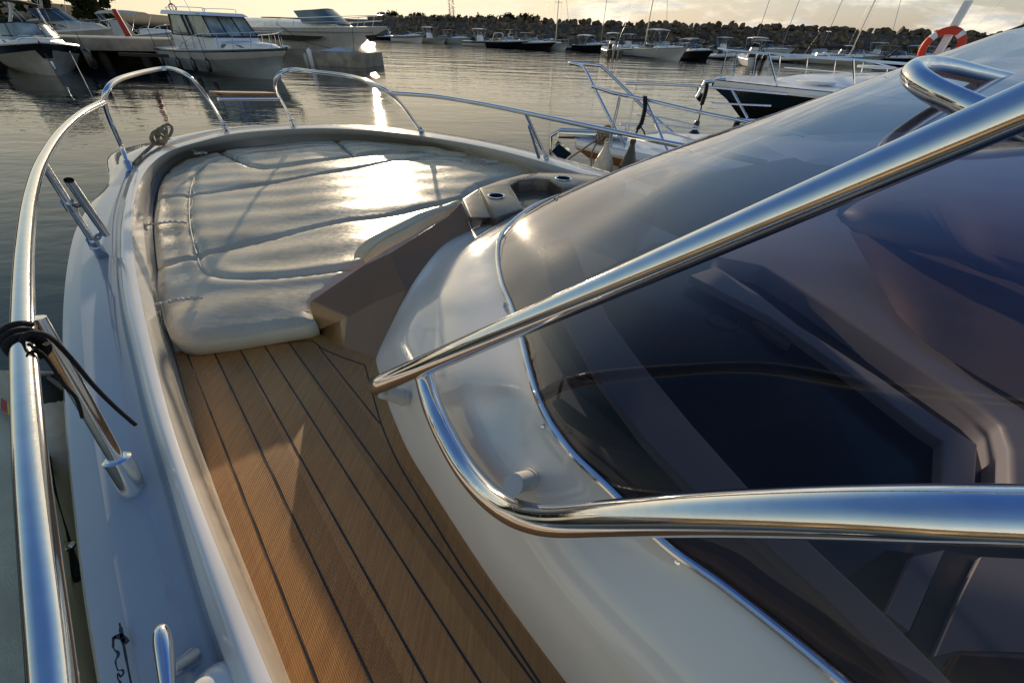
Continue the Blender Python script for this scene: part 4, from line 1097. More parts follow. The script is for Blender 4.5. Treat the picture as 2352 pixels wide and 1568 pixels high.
def outboard(par, x, y, z, s=1, mat='black', tilt=0):
    mb = MB(); q = Matrix.Rotation(tilt, 3, 'Y')
    def pt(a, b, c): return Vector((x, y, z)) + q @ Vector((a, b, c)) * s
    secs = []
    for zz, f, xo in ((.0, .55, 0), (.08, .85, -.01), (.22, 1, -.02), (.42, .98, -.03), (.55, .8, -.04), (.60, .35, -.03)):
        secs.append([pt(-.25 + xo + .30 * f * math.cos(a), .19 * f * math.sin(a), zz) for a in [2 * math.pi * k / 14 for k in range(14)]])
    loft(mb, secs, 3, closed_prof=True); mb.add(secs[-1], [tuple(range(14))]); c = mbuild(mb, 'outboard_motor', M[mat], par)
    mb = MB(); hexa(mb, [pt(-.33, -.05, -.75), pt(-.12, -.05, -.75), pt(-.12, .05, -.75), pt(-.33, .05, -.75)], [pt(-.38, -.09, .03), pt(-.05, -.09, .03), pt(-.05, .09, .03), pt(-.38, .09, .03)])
    lathe(mb, [(.02, 0), (.06, .05), (.07, .2), (.05, .34), (.01, .42)], pt(-.42, 0, -.68), q @ Vector((1, 0, 0)), 10)
    hexa(mb, [pt(-.08, -.07, -.1), pt(.06, -.07, -.1), pt(.06, .07, -.1), pt(-.08, .07, -.1)], [pt(-.08, -.07, .05), pt(.08, -.07, .05), pt(.08, .07, .05), pt(-.08, .07, .05)])
    l = mb.build('motor_leg', M[mat if mat != 'white' else 'offwhite'], None); l.parent = c; return c
def anchor(par, p, s=1):
    mb = MB(); p = Vector(p); tube(mb, [p + Vector((-.35, 0, .05)) * s, p + Vector((.1, 0, .0)) * s, p + Vector((.18, 0, -.25)) * s], .03 * s, 8)
    for y in (-1, 1): mb.add([p + Vector((.18, 0, -.28)) * s, p + Vector((.12, .18 * y, -.08)) * s, p + Vector((.02, .05 * y, -.22)) * s, p + Vector((.08, 0, -.34)) * s], [(0, 1, 2, 3)])
    mbuild(mb, 'anchor', M['satin'], par)
def place(name, u, v, head, cat='motorboat', zz=0):
    p = Z(u, v, 0); e = empty(name, (p.x, p.y, zz), head); return e
def view_az(u, v): d = Z(u, v, 0); return math.atan2(d.y, d.x)
# heading helper: 'toward' = bow to the camera, plus turn to image right (deg)
def hd(u, v, turn): return view_az(u, v) + math.pi + R(turn)

def sport(u, v, turn, Lh, label, hullm='white', stripe=None, low=None, top=None, glass='glass_boat', B=None, arch=False, rail=True, group='boats moored along the breakwater', name='motorboat', cover=None, fb=.85, motors=0, motm='black', ncab='cabin_trunk'):
    Lh *= 1.15; fb *= 1.12; B = B or Lh * .33; e = place(name, u, v, hd(u, v, turn)); tag(e, label, 'motorboat', group)
    at = hull_parts(e, Lh, B, fb, hullm, stripe, low)
    trunk(e, at, .42, .90, .72, .32, win=(.15, .6))
    mb = MB(); p = at(.08, 0); q = at(.42, 0)
    box(mb, ((p.x + q.x) / 2, 0, p.z + .05), (q.x - p.x, B * .72, .14)); mbuild(mb, 'cockpit', M['canvas_dark' if cover is None else cover], e, False)
    c = at(.56, 0)
    screen(e, c.x + .2, B * .74, c.z + .18, .48, .45, Lh * .16, glass)
    if rail: rails(e, at, .5, .97, .42, 4)
    if arch:
        a = at(.22, 1); mb = MB(); tube(mb, cr([(a.x - .3, -a.y, a.z), (a.x, -a.y * .95, a.z + .9), (a.x + .1, -a.y * .6, a.z + 1.15), (a.x + .1, a.y * .6, a.z + 1.15), (a.x, a.y * .95, a.z + .9), (a.x - .3, a.y, a.z)], 4), .07, 8); mbuild(mb, 'radar_arch', M['white'], e)
    if top: canopy(e, at(.12, 0).x, at(.48, 0).x, B * .75, at(.3, 0).z + 1.25, top, True, at(.3, 0).z)
    for k in range(motors): outboard(e, -Lh / 2 - .05, (k - (motors - 1) / 2) * .55, .55, 1.05, motm)
    return e, at
def console(u, v, turn, Lh, label, hullm='white', topm='white', motors=2, motm='black', group='boats moored along the breakwater', stripe=None, tilt=0, name='fishing_boat'):
    e = place(name, u, v, hd(u, v, turn)); tag(e, label, 'motorboat', group); Lh *= 1.15; B = Lh * .33
    at = hull_parts(e, Lh, B, .8, hullm, stripe)
    c = at(.45, 0); mb = MB(); hexa(mb, [(c.x - .6, -.45, c.z), (c.x + .5, -.4, c.z), (c.x + .5, .4, c.z), (c.x - .6, .45, c.z)], [(c.x - .5, -.4, c.z + .9), (c.x + .2, -.33, c.z + .9), (c.x + .2, .33, c.z + .9), (c.x - .5, .4, c.z + .9)])
    o = mbuild(mb, 'console', M['white'], e); bevel(o, .06)
    screen(e, c.x + .3, .85, c.z + .85, .45, .2, .5)
    canopy(e, c.x - 1.3, c.x + .8, B * .62, c.z + 1.75, topm, True, c.z + .2, 'hard_top', .06, .06)
    mb = MB(); box(mb, (c.x - 1.2, 0, c.z + .3), (.6, B * .5, .6)); o = mbuild(mb, 'seat', M['canvas_dark'], e); bevel(o, .05)
    rails(e, at, .6, .97, .3, 3)
    for k in range(motors): outboard(e, -Lh / 2 - .05, (k - (motors - 1) / 2) * .6, .6, 1.25, motm, tilt)
    return e, at
def rib(u, v, turn, Lh, label, col='grey_plastic', motor='black', group='boats moored along the breakwater', tilt=0):
    e = place('inflatable_boat', u, v, hd(u, v, turn)); tag(e, label, 'dinghy', group); B = Lh * .42
    P = [(-Lh / 2, -B / 2, .32), (-Lh * .1, -B / 2, .34), (Lh * .2, -B / 2 * .95, .38), (Lh * .42, -B / 2 * .5, .48), (Lh * .5, 0, .55), (Lh * .42, B / 2 * .5, .48), (Lh * .2, B / 2 * .95, .38), (-Lh * .1, B / 2, .34), (-Lh / 2, B / 2, .32)]
    mb = MB(); tube(mb, cr(P, 5), .22, 14); mbuild(mb, 'inflatable_tube', M[col], e)
    mb = MB(); st = [[(x, -B / 2 * w, .3 + rz), (x, 0, .12), (x, 0, -.2), (x, B / 2 * w, .3 + rz)] for x, w, rz in ((-Lh / 2, .9, 0), (0, .9, 0), (Lh * .3, .6, .08), (Lh * .46, .05, .2))]
    loft(mb, [[(x, -B / 2 * w, .3 + rz), (x, 0, -.15 + rz * 2), (x, B / 2 * w, .3 + rz)] for x, w, rz in ((-Lh / 2, .9, 0), (0, .9, 0), (Lh * .3, .6, .08), (Lh * .46, .05, .2))], 3); mb.add([(-Lh / 2 + .1, -B * .4, .32), (Lh * .3, -B * .3, .36), (Lh * .3, B * .3, .36), (-Lh / 2 + .1, B * .4, .32)], [(0, 1, 2, 3)])
    mbuild(mb, 'hull', M['offwhite'], e)
    mb = MB(); box(mb, (-Lh * .02, 0, .65), (.5, .5, .7)); o = mbuild(mb, 'console', M['canvas_dark'], e); bevel(o, .06)
    outboard(e, -Lh / 2 - .02, 0, .5, 1.1, motor, tilt); return e
def sail(u, v, turn, Lh, label, mast_h, lean=0, group='boats moored along the breakwater', cover='canvas_blue', hullm='white'):
    e = place('sailboat', u, v, hd(u, v, turn)); tag(e, label, 'sailboat', group); B = Lh * .32
    at = hull_parts(e, Lh, B, .9, hullm, None, 'navy', bowrake=.12)
    trunk(e, at, .35, .75, .6, .38, win=(.1, .8))
    m = at(.58, 0); mb = MB(); tube(mb, [m, m + Vector((0, 0, mast_h))], .075, 10)
    tube(mb, [m + Vector((0, -.9, mast_h * .5)), m + Vector((0, .9, mast_h * .5))], .03, 6); mbuild(mb, 'mast', M['satin'], e)
    mb = MB(); tube(mb, cr([m + Vector((-.05, 0, .9)), m + Vector((-Lh * .2, 0, .95)), m + Vector((-Lh * .42, 0, .9))], 4), [.12, .16, .17, .17, .17, .16, .14, .12, .1], 10); mbuild(mb, 'sail_cover', M[cover], e)
    mb = MB()
    tube(mb, [at(1, 0, .05, 0), m + Vector((0, 0, mast_h))], .022, 6); tube(mb, [at(0, 0, .05), m + Vector((0, 0, mast_h))], .008, 5)
    for s in (-1, 1): tube(mb, [at(.56, s, 0), m + Vector((0, s * .9, mast_h * .5)), m + Vector((0, 0, mast_h))], .008, 5)
    mbuild(mb, 'rigging', M['black'], e)
    rails(e, at, .1, .97, .5, 6, r=.012); return e

# ============================================================ FAR ROW (left to right in front of the rock wall)
sport(892, 92, 70, 5.6, 'low dark motorboat, leftmost in front of the rock wall', 'navy', fb=.6, rail=False)
sport(940, 98, 60, 6.2, 'small white boat with swept grey side mark, beside the low dark boat', 'white', 'grey_plastic', top=None, fb=.95)
console(992, 99, 55, 6.6, 'white boat with hard top and plain pale hull under the far trees', 'offwhite', 'white', 0)
sport(1048, 101, 62, 6.0, 'grey and white cuddy boat with dark canopy posts, between two hard top boats', 'pale_blue', top='canvas_dark')
console(1108, 107, 58, 6.6, 'dark sided fishing boat with white hard top and low white bottom', 'white', 'white', 0, stripe='black')
console(1168, 110, 215, 6.2, 'stern-on boat with two outboards between the dark sided cruisers', 'white', 'canvas_dark', 2, 'grey_plastic')
sport(1170, 111, 50, 8.0, 'sport cruiser with black topsides and white bottom, left one of the black pair', 'black', 'black', arch=True, glass='glass_green')
sport(1226, 114, 48, 8.2, 'sport cruiser with black topsides under dark canopy and blue cover, right of its black twin', 'black', 'black', top='canvas_dark', glass='glass_green', cover='canvas_blue')
sail(1268, 115, 52, 7.6, 'small white sailboat with thin tall mast beside the black sport cruisers', 10.5)
rib(1312, 114, 62, 5.0, 'pale inflatable boat with black outboard beside the small sailboat', 'grey_plastic')
sport(1358, 119, 50, 6.4, 'black and white bowrider under a pale roof left of the twin white outboards', 'black', stripe='black', top='white')
console(1400, 128, 190, 6.6, 'dark stern-on boat with twin white outboards', 'black', 'white', 2, 'white')
sport(1428, 124, 75, 5.6, 'little white boat with black canopy posts right of the twin white outboards', 'white', top='canvas_dark')
sail(1466, 130, 60, 8.0, 'white sailboat with bare grey mast next to the flybridge cruiser', 12.5, cover='canvas_dark')
e, at = sport(1518, 136, 36, 8.6, 'white flybridge cruiser with railings and roof on tall posts', 'white', arch=False, glass='glass_green', B=2.9, fb=1.05)
a = at(.3, 0); canopy(e, a.x - 1.2, a.x + 1.2, 2.1, a.z + 1.95, 'white', True, a.z + .4, 'hard_top', .08, .08)
for t in (.78, .66): 
    pass
sport(1592, 138, 30, 7.2, 'white decked speedboat with black hull and grey awning beside the flybridge cruiser', 'black', 'black', top='grey_plastic', fb=.9)
rib(1650, 136, 40, 5.6, 'white inflatable tender lifted beside the dark piles', 'white')
console(1716, 150, 195, 7.0, 'stern-on white boat with two black outboards seen under the neighbour rail', 'white', 'white', 2, 'black')
rib(1794, 142, 55, 6.4, 'large white and navy inflatable behind the neighbour rail', 'white')
sport(1876, 146, 42, 7.0, 'white cruiser with pale green windows behind the neighbour rail stanchions', 'white', 'navy', glass='glass_green')
sport(1962, 148, 50, 6.4, 'white open boat with cluttered cockpit at the foot of the tall mast', 'white', 'canvas_dark', arch=True)
sport(2056, 152, 62, 7.4, 'dark boat under a black cockpit tent with clear window', 'navy', 'black', top='canvas_dark')
sport(2266, 150, 70, 8.0, 'white boat with tan cockpit covers right of the lifebuoy', 'white', top='canvas_brown', cover='canvas_brown')
sail(1925, 150, 70, 9.5, 'sailboat with the tall leaning mast and cross spreader left of the lifebuoy', 15, cover='canvas_dark')
sail(2260, 162, 75, 9.5, 'sailboat with twin mast lines at the far right beyond the lifebuoy', 15, cover='canvas_brown')
console(1140, 100, 40, 6.4, 'small hard top boat peeping out behind the left black cruiser', 'white', 'white', 0)
sport(1200, 103, 60, 7.0, 'white boat with dark canopy behind the pair of black cruisers', 'white', top='canvas_dark', fb=1.0)
sport(1388, 110, 70, 7.2, 'pale boat with white roof behind the bowrider', 'offwhite', top='white', fb=1.0)
console(1446, 117, 60, 6.6, 'white boat with hard top between the twin outboards and the bare mast', 'white', 'white', 0)
sport(1560, 121, 55, 7.2, 'pale blue cruiser half hidden behind the flybridge cruiser', 'pale_blue', top='canvas_cream', fb=1.0)
console(1660, 128, 45, 6.8, 'white hard top boat behind the lifted white tender', 'white', 'white', 0)
sport(1760, 132, 60, 7.4, 'white cruiser with cream canopy behind the stern-on outboard boat', 'white', top='canvas_cream', fb=1.0)
console(2010, 141, 60, 6.8, 'white fishing boat with hard top left of the black cockpit tent', 'white', 'white', 0)
sport(2120, 146, 55, 7.4, 'navy boat with pale roof just left of the lifebuoy post', 'navy', top='white', fb=1.0)
# slim second row and posts further left along the wall
for u, v, L_, lab, mt in [(1085, 88, 6.5, 'pale boat half hidden behind the hard top boats below the two dark poplars', 'offwhite'), (1010, 86, 6.5, 'long dark boat behind the leftmost far boats', 'navy'), (1340, 98, 7, 'boat with weathered cream cover behind the inflatable', 'offwhite'), (1290, 99, 7, 'boat with grey cover behind the small sailboat', 'grey_plastic')]:
    sport(u, v, 80, L_, lab, mt, top='canvas_cream' if mt == 'offwhite' else None)

# ============================================================ BREAKWATER OF LOOSE ROCKS
def crest(u):    # crest of the wall as seen from the quay
    pts = [(600, 24, 118), (870, 27, 98), (1000, 34, 88), (1200, 40, 80), (1500, 46, 74), (1800, 52, 68), (2100, 62, 66), (2352, 72, 66), (2700, 88, 66)]
    for (a, va, ta), (b, vb, tb) in zip(pts, pts[1:]):
        if u <= b: f = (u - a) / (b - a); return va + (vb - va) * f, ta + (tb - ta) * f
    return pts[-1][1:]
cw = []
for u in range(600, 2701, 75):
    v, t = crest(u); p = T(u, v, t); cw.append(Vector((p.x, p.y, 0)))
CZ = 4.6
cr_line = cr(cw, 4)
Ls = [0]
for a, b in zip(cr_line, cr_line[1:]): Ls.append(Ls[-1] + (b - a).length)
def along(s):
    s = max(0, min(Ls[-1] - .01, s))
    for i in range(len(Ls) - 1):
        if Ls[i + 1] > s: break
    f = (s - Ls[i]) / (Ls[i + 1] - Ls[i]); d = (cr_line[i + 1] - cr_line[i]).normalized(); n_ = Vector((d.y, -d.x, 0))
    if n_.dot(-cr_line[i]) < 0: n_ = -n_
    return cr_line[i].lerp(cr_line[i + 1], f), n_, d
M['rock'] = stone('limestone_rock', (.045, .036, .026), (.20, .155, .105))
rnd = random.Random(21)
def rock_mesh(i):
    bm = bmesh.new(); bmesh.ops.create_icosphere(bm, subdivisions=2, radius=1)
    rr = random.Random(i)
    planes = [(Vector((rr.gauss(0, 1), rr.gauss(0, 1), rr.gauss(0, 1))).normalized(), rr.uniform(.5, .8)) for _ in range(14)]
    for v in bm.verts:
        for n_, d in planes:
            k = v.co.dot(n_)
            if k > d: v.co -= n_ * (k - d)
        v.co *= 1 + rr.uniform(-.03, .03)
    sc_ = Vector((rr.uniform(.85, 1.5), rr.uniform(.8, 1.2), rr.uniform(.7, 1.1)))
    for v in bm.verts: v.co = Vector((v.co.x * sc_.x, v.co.y * sc_.y, v.co.z * sc_.z))
    me = bpy.data.meshes.new('boulder'); bm.to_mesh(me); bm.free(); me.materials.append(M['rock']); return me
RM = [rock_mesh(k) for k in range(12)]
# core of the wall
mb = MB(); st = []
for k in range(0, int(Ls[-1]), 4):
    p, n_, d = along(k); st.append([p + n_ * 9 + Vector((0, 0, -.4)), p + n_ * 8.2 + Vector((0, 0, .95)), p + n_ * 4.4 + Vector((0, 0, 1.0)), p + n_ * 3.6 + Vector((0, 0, 1.3)), p + n_ * .6 + Vector((0, 0, CZ - .9)), p - n_ * 2 + Vector((0, 0, CZ - .8)), p - n_ * 8 + Vector((0, 0, -.5))])
loft(mb, st, 1); o = mb.build('breakwater_core', M['concrete_dark'], None, sharp=30); tag(o, kind='structure'); o.name = 'breakwater'
rocks = []
s = 2.0
while s < Ls[-1] - 1:
    for row in range(8):
        f = row / 7; sz = rnd.choice((.32, .45, .6, .8)) * rnd.uniform(.85, 1.15)
        p, n_, d = along(s + rnd.uniform(-.7, .7))
        q = p + n_ * (4.4 * (1 - f) - .5 + rnd.uniform(-.3, .3)) + Vector((0, 0, 1.0 + (CZ - 1.35) * f + rnd.uniform(-.2, .25)))
        if row == 7: sz = rnd.uniform(.6, .95); q.z -= .28; tall = rnd.uniform(.8, 1.15)
        else: tall = rnd.uniform(.75, 1.1)
        rocks.append((q, sz, tall, rnd.random() * 6.28, rnd.choice(RM), rnd.uniform(-.3, .3)))
    s += .9
def cam_dist(q): return (q - EYE).length
def seen(q):
    d = q - EYE; t = d.dot(Fv)
    if t <= 0: return False
    u = CU + d.dot(Rv) / t * F_PX; v = CV - d.dot(Uv) / t * F_PX
    return 850 < u < 2375 and v > -5
rocks = [r for r in rocks if seen(r[0])]
# the ones that show largest are objects, the rest one mass
order = sorted(range(len(rocks)), key=lambda i: cam_dist(rocks[i][0]) - 8 * rocks[i][1] - (22 if rocks[i][0].z > 3.6 else 0) + (10 if rocks[i][0].z < 2.2 else 0))
big = order[:300]
for i in big:
    q, sz, tall, rz, me, tl_ = rocks[i]; o = bpy.data.objects.new('boulder', me); C.objects.link(o); o.location = q; o.rotation_euler = (tl_, tl_ * .7, rz); o.scale = (sz * 1.05, sz * .9, sz * tall)
    lab = 'rough brown limestone boulder in the crest of the breakwater' if q.z > 3.7 else 'rough brown limestone boulder in the face of the breakwater'
    tag(o, lab, 'boulder', 'boulders along the crest' if q.z > 3.7 else 'boulders in the wall face')
mb = MB()
for i in order[300:]:
    q, sz, tall, rz, me, tl_ = rocks[i]; mx_ = Matrix.Translation(q) @ Matrix.Rotation(rz, 4, 'Z') @ Matrix.Rotation(tl_, 4, 'X') @ Matrix.Diagonal((sz * 1.05, sz * .9, sz * tall, 1))
    mb.add([mx_ @ v.co for v in me.vertices], [tuple(p.vertices) for p in me.polygons])
if mb.v:
    o = mb.build('distant_rocks', M['rock'], None, sharp=30); tag(o, 'far off mass of breakwater rocks', 'rocks', kind='stuff')

# low scrubby trees along the far left of the wall
def leaf_mat(name, a, b_):
    m, nt, b = new_mat(name); co = objco(nt); f = noise(nt, co, .6, 5); r = ramp(nt, f, [(.35, a), (.65, b_)]); L(nt, r.outputs[0], b.inputs['Base Color']); b.inputs['Roughness'].default_value = .8; b.inputs['Specular IOR Level'].default_value = .05; return m
M['leaf'] = leaf_mat('dark_foliage', (.018, .024, .010), (.06, .065, .025))
M['bark'] = paint('bark', (.06, .045, .03), .9, .2, 6)
def tree(name, loc, h, w, label, cat='tree', group=None, n=260, slim=False, trunk_h=.25, seed=1):
    e = empty(name, loc); tag(e, label, cat, group); rr = random.Random(seed); mb = MB()
    tube(mb, [(0, 0, -.2), (.02 * h, 0, h * trunk_h), (0, .01 * h, h * .7)], [h * .03, h * .022, h * .008], 7)
    for k in range(4):
        a = rr.random() * 6.28; tube(mb, [(0, 0, h * (trunk_h + .1 * k)), (math.cos(a) * w * .3, math.sin(a) * w * .3, h * (trunk_h + .12 + .1 * k))], [h * .01, h * .004], 5)
    mbuild(mb, 'trunk', M['bark'], e)
    mb = MB(); cl = [(rr.gauss(0, w * .22), rr.gauss(0, w * .22), h * (trunk_h + (1 - trunk_h) * rr.uniform(.15, .85)), rr.uniform(.5, 1)) for _ in range(14)]
    for _ in range(n):
        cx, cy, cz_, cs_ = rr.choice(cl); 
        if slim: cz_ = h * rr.uniform(.1, 1); lim = w * .5 * max(.08, math.sin(math.pi * min(1, (1.02 - cz_ / h))) ** .5); a = rr.random() * 6.28; rad = lim * rr.random() ** .5; p = Vector((rad * math.cos(a), rad * math.sin(a), cz_))
        else: p = Vector((cx, cy, cz_)) + Vector((rr.gauss(0, 1), rr.gauss(0, 1), rr.gauss(0, .7))) * w * .14 * cs_
        s_ = w * .07 * rr.uniform(.6, 1.4); q = Quaternion((rr.gauss(0, 1), rr.gauss(0, 1), rr.gauss(0, 1), rr.gauss(0, 1))).normalized()
        P = [p + q @ Vector(v) * s_ for v in ((-1, -.5, 0), (.2, -1, .2), (1, .3, 0), (-.1, 1, -.2))]
        mb.add(P, [(0, 1, 2, 3)])
    mbuild(mb, 'crown', M['leaf'], e, False); return e
k = 0
for u in range(872, 1240, 15):
    v, t = crest(u); p = T(u, v - 6 , t + 14); rr = random.Random(k)
    hh = rr.uniform(1.2, 2.0); k += 1
    tree('shrub', (p.x, p.y, 3.6 + rr.uniform(-.3, .3)), hh, hh * 1.6, 'dark scrubby bush growing behind the far rock wall', 'bush', 'bushes along the far wall', 320, seed=k, trunk_h=.02)
for u, hh, lab in [(1033, 6.4, 'taller of the two slim dark poplars on the horizon'), (1041, 5.6, 'shorter of the two slim dark poplars on the horizon')]:
    v, t = crest(u); p = T(u, v - 4, t + 20); tree('poplar_tree', (p.x, p.y, 3.4), hh, 1.0, lab, 'tree', None, 300, True, .08, seed=hh)
# light poles over the wall
for u, v in [(1384, 100), (1810, 116), (1744, 112), (1905, 118)]:
    p = Z(u, v, 1.0) if False else T(u, 70, 60); mb = MB(); tube(mb, [(p.x, p.y, 1), (p.x, p.y, 7.5)], .04, 6); o = mb.build('aerial_pole', M['grey_plastic'], None); tag(o, 'thin pale aerial pole standing among the moored boats', 'pole', 'aerial poles')
# ============================================================ LEFT SIDE: QUAY AND THE LARGER MOORED BOATS
def hemp(label, name, stern, bow, over=1.08):
    a = Z(*stern, 0); b = Z(*bow, 0); d = (b - a); Lh = d.length * over; c_ = (a + b) / 2; e = empty(name, (c_.x, c_.y, 0), math.atan2(d.y, d.x)); tag(e, label, 'motorboat'); return e, Lh
def fender(par_pos, label, r=.13, ln=.6, mat='navy', rope_up=.7, group='navy fenders hanging from the pilothouse boat', cap=None):
    e = empty('fender', par_pos); tag(e, label, 'fender', group)
    mb = MB(); lathe(mb, [(.02, 0), (r * .7, .03), (r, .11), (r, ln - .1), (r * .75, ln - .02), (.035, ln + .03), (.03, ln + .08)], (0, 0, 0), (0, 0, 1), 14); mbuild(mb, 'fender_body', M[mat], e)
    mb = MB(); tube(mb, [(0, 0, ln + .06), (0, .02, ln + rope_up)], .012, 6); mbuild(mb, 'rope', M['rope_dark'], e); return e

# quay: concrete slab on dark piles
qa, qb = Z(-260, 152, 0), Z(470, 158, 0); qd = (qb - qa).normalized(); qn = Vector((-qd.y, qd.x, 0))
qlen = (qb - qa).length
mb = MB(); hexa(mb, [qa + Vector((0, 0, .80)), qb + Vector((0, 0, .80)), qb + qn * 5 + Vector((0, 0, .80)), qa + qn * 5 + Vector((0, 0, .80))], [qa + Vector((0, 0, 1.36)), qb + Vector((0, 0, 1.36)), qb + qn * 5 + Vector((0, 0, 1.36)), qa + qn * 5 + Vector((0, 0, 1.36))])
quay = empty('concrete_quay', tuple(qa)); tag(quay, 'concrete quay on dark piles behind the left hand moored boats', 'quay')
o = mb.build('slab', M['concrete'], quay); bevel(o, .04)
for k in range(7):
    p = qa + qd * (qlen * (k + .5) / 7) + qn * .7; mb = MB(); tube(mb, [p + Vector((0, 0, -.5)), p + Vector((0, 0, .85))], .22, 12); mb.build('pile', M['concrete_dark'], quay)
mb = MB(); hexa(mb, [qa + qn * 3 + Vector((0, 0, -.4)), qb + qn * 3 + Vector((0, 0, -.4)), qb + qn * 3.4 + Vector((0, 0, -.4)), qa + qn * 3.4 + Vector((0, 0, -.4))], [qa + qn * 3 + Vector((0, 0, .82)), qb + qn * 3 + Vector((0, 0, .82)), qb + qn * 3.4 + Vector((0, 0, .82)), qa + qn * 3.4 + Vector((0, 0, .82))])
mb.build('back_wall', M['concrete_dark'], quay)
mb = MB(); p = Z(330, 125, .95); hexa(mb, [p + Vector((-1.2, -.06, -.1)), p + Vector((1.2, -.06, -.1)), p + Vector((1.2, .02, -.1)), p + Vector((-1.2, .02, -.1))], [p + Vector((-1.2, -.06, .03)), p + Vector((1.2, -.06, .03)), p + Vector((1.2, .02, .03)), p + Vector((-1.2, .02, .03))]); mb.build('rubbing_strip', M['rubber'], quay)

# bow-on bowrider at the far left
p = Z(135, 176, 0); e = empty('motorboat', (p.x, p.y, 0), hd(135, 176, 4)); tag(e, 'grey hulled bowrider at the far left seen bow-on, with anchor and black canopy', 'motorboat')
e.location = p + Vector((math.cos(hd(120,172,4) + math.pi), math.sin(hd(120,172,4) + math.pi), 0)) * 3.6
at = hull_parts(e, 8.4, 3.6, 1.15, 'offwhite', 'black', 'white', 'white', flare=.8)
for v in e.children[0].data.vertices: pass
trunk(e, at, .48, .86, .78, .34, win=(.2, .6))
pts, top = screen(e, at(.62, 0).x, 2.5, at(.62, 0).z + .22, .62, .35, 1.5, 'glass_green', 'black')
canopy(e, at(.1, 0).x, at(.5, 0).x, 2.5, at(.3, 0).z + 1.75, 'canvas_dark', True, at(.3, 0).z, drop=.1)
mb = MB(); c_ = at(.3, 0); box(mb, (c_.x, 0, c_.z + .35), (2.2, 2.3, .5)); o = mbuild(mb, 'cockpit', M['interior_black'], e)
for y in (-.75, .75, -.25, .25):
    mb = MB(); c_ = at(.76, 0); box(mb, (c_.x, y * 1.05, c_.z + .27), (.5, .36, .03), 0, 0); o = mbuild(mb, 'deck_cushion', M['canvas_dark'] if abs(y) > .5 else M['leather_cream'], e); bevel(o, .015)
anchor(e, (4.28, 0, .62), 1.1)
mb = MB(); mb.add([(4.13, -.32, 1.12), (4.13, .32, 1.12), (4.0, .16, .72), (4.0, -.16, .72)], [(0, 1, 2, 3)]); mbuild(mb, 'anchor_plate', M['black'], e, False)
rails(e, at, .86, .98, .12, 2, r=.014)
for y in (-.9, .9):
    mb = MB(); c_ = at(.8, 0); tube(mb, cr([(c_.x, y, c_.z + .02), (c_.x + .1, y, c_.z + .14), (c_.x + .25, y, c_.z + .14), (c_.x + .35, y, c_.z + .02)], 4), .016, 6); mbuild(mb, 'grab_handle', M['chrome'], e)
bz = e
f = Z(218, 158, .35); fender(f, 'black fender on the left bowrider beside the quay', .15, .75, 'black', .6, None)
mb = MB(); a = Z(160, 118, 1.05); b = Z(220, 238, 0); tube(mb, [a, b], .012, 6); o = mb.build('mooring_line', M['white_rope'], None); tag(o, 'thin mooring line running down into the water from the left bowrider', 'rope')

# cream cruiser beyond the quay
e, Lh = hemp('cream cruiser with slanted arch and tan cockpit cover beyond the quay', 'motorboat', (60, 118), (300, 124))
at = hull_parts(e, Lh, 3.2, 1.45, 'offwhite', None, 'white'); trunk(e, at, .3, .85, .8, .75, 'offwhite', win=(.3, .55))
screen(e, at(.62, 0).x, 2.5, at(.6, 0).z + .55, .75, .9, 1.6)
canopy(e, at(.2, 0).x, at(.52, 0).x, 2.7, at(.3, 0).z + 2.2, 'canvas_cream', True, at(.3, 0).z)
mb = MB(); a = at(.2, 1); tube(mb, cr([(a.x - .6, -a.y, a.z), (a.x + .4, -a.y, a.z + 1.2), (a.x + .9, -a.y * .9, a.z + 2.3), (a.x + .9, a.y * .9, a.z + 2.3), (a.x + .4, a.y, a.z + 1.2), (a.x - .6, a.y, a.z)], 4), .09, 8); mbuild(mb, 'radar_arch', M['white'], e)
mb = MB(); c_ = at(.42, -1); st = [[(c_.x - 1.0, -1.5, c_.z), (c_.x - .8, -1.45, c_.z + .55 ), (c_.x + .6, -1.45, c_.z + .65), (c_.x + 1.0, -1.5, c_.z)]]; mb.add(st[0], [(0, 1, 2, 3)]); mbuild(mb, 'cockpit_cover', M['canvas_brown'], e, False)
rails(e, at, .5, .97, .5, 5)
# small boat with cream bimini
e, Lh = hemp('small white boat with cream bimini and blue grey side curtain beyond the quay', 'motorboat', (262, 122), (430, 126))
at = hull_parts(e, Lh, 2.5, 1.3, 'white'); canopy(e, at(.15, 0).x, at(.62, 0).x, 2.2, at(.4, 0).z + 1.45, 'canvas_cream', True, at(.4, 0).z, drop=.08)
mb = MB(); c_ = at(.4, -1); mb.add([(c_.x - .9, -1.1, c_.z), (c_.x + .7, -1.1, c_.z), (c_.x + .4, -1.1, c_.z + .95), (c_.x - .7, -1.1, c_.z + .95)], [(0, 1, 2, 3)]); mbuild(mb, 'side_curtain', M['pale_blue'], e, False)
trunk(e, at, .55, .88, .7, .4); rails(e, at, .5, .97, .5, 4)
mb = MB(); a = Z(296, 84, 1.5); dz_ = Vector((0, 0, 1)); tube(mb, [a, a + Vector((-.12, 0, 1.15))], [.15, .11], 8); o = mb.build('rolled_sail', M['red'], None); tag(o, 'furled dark red cover standing upright by the cream bimini', 'cover')
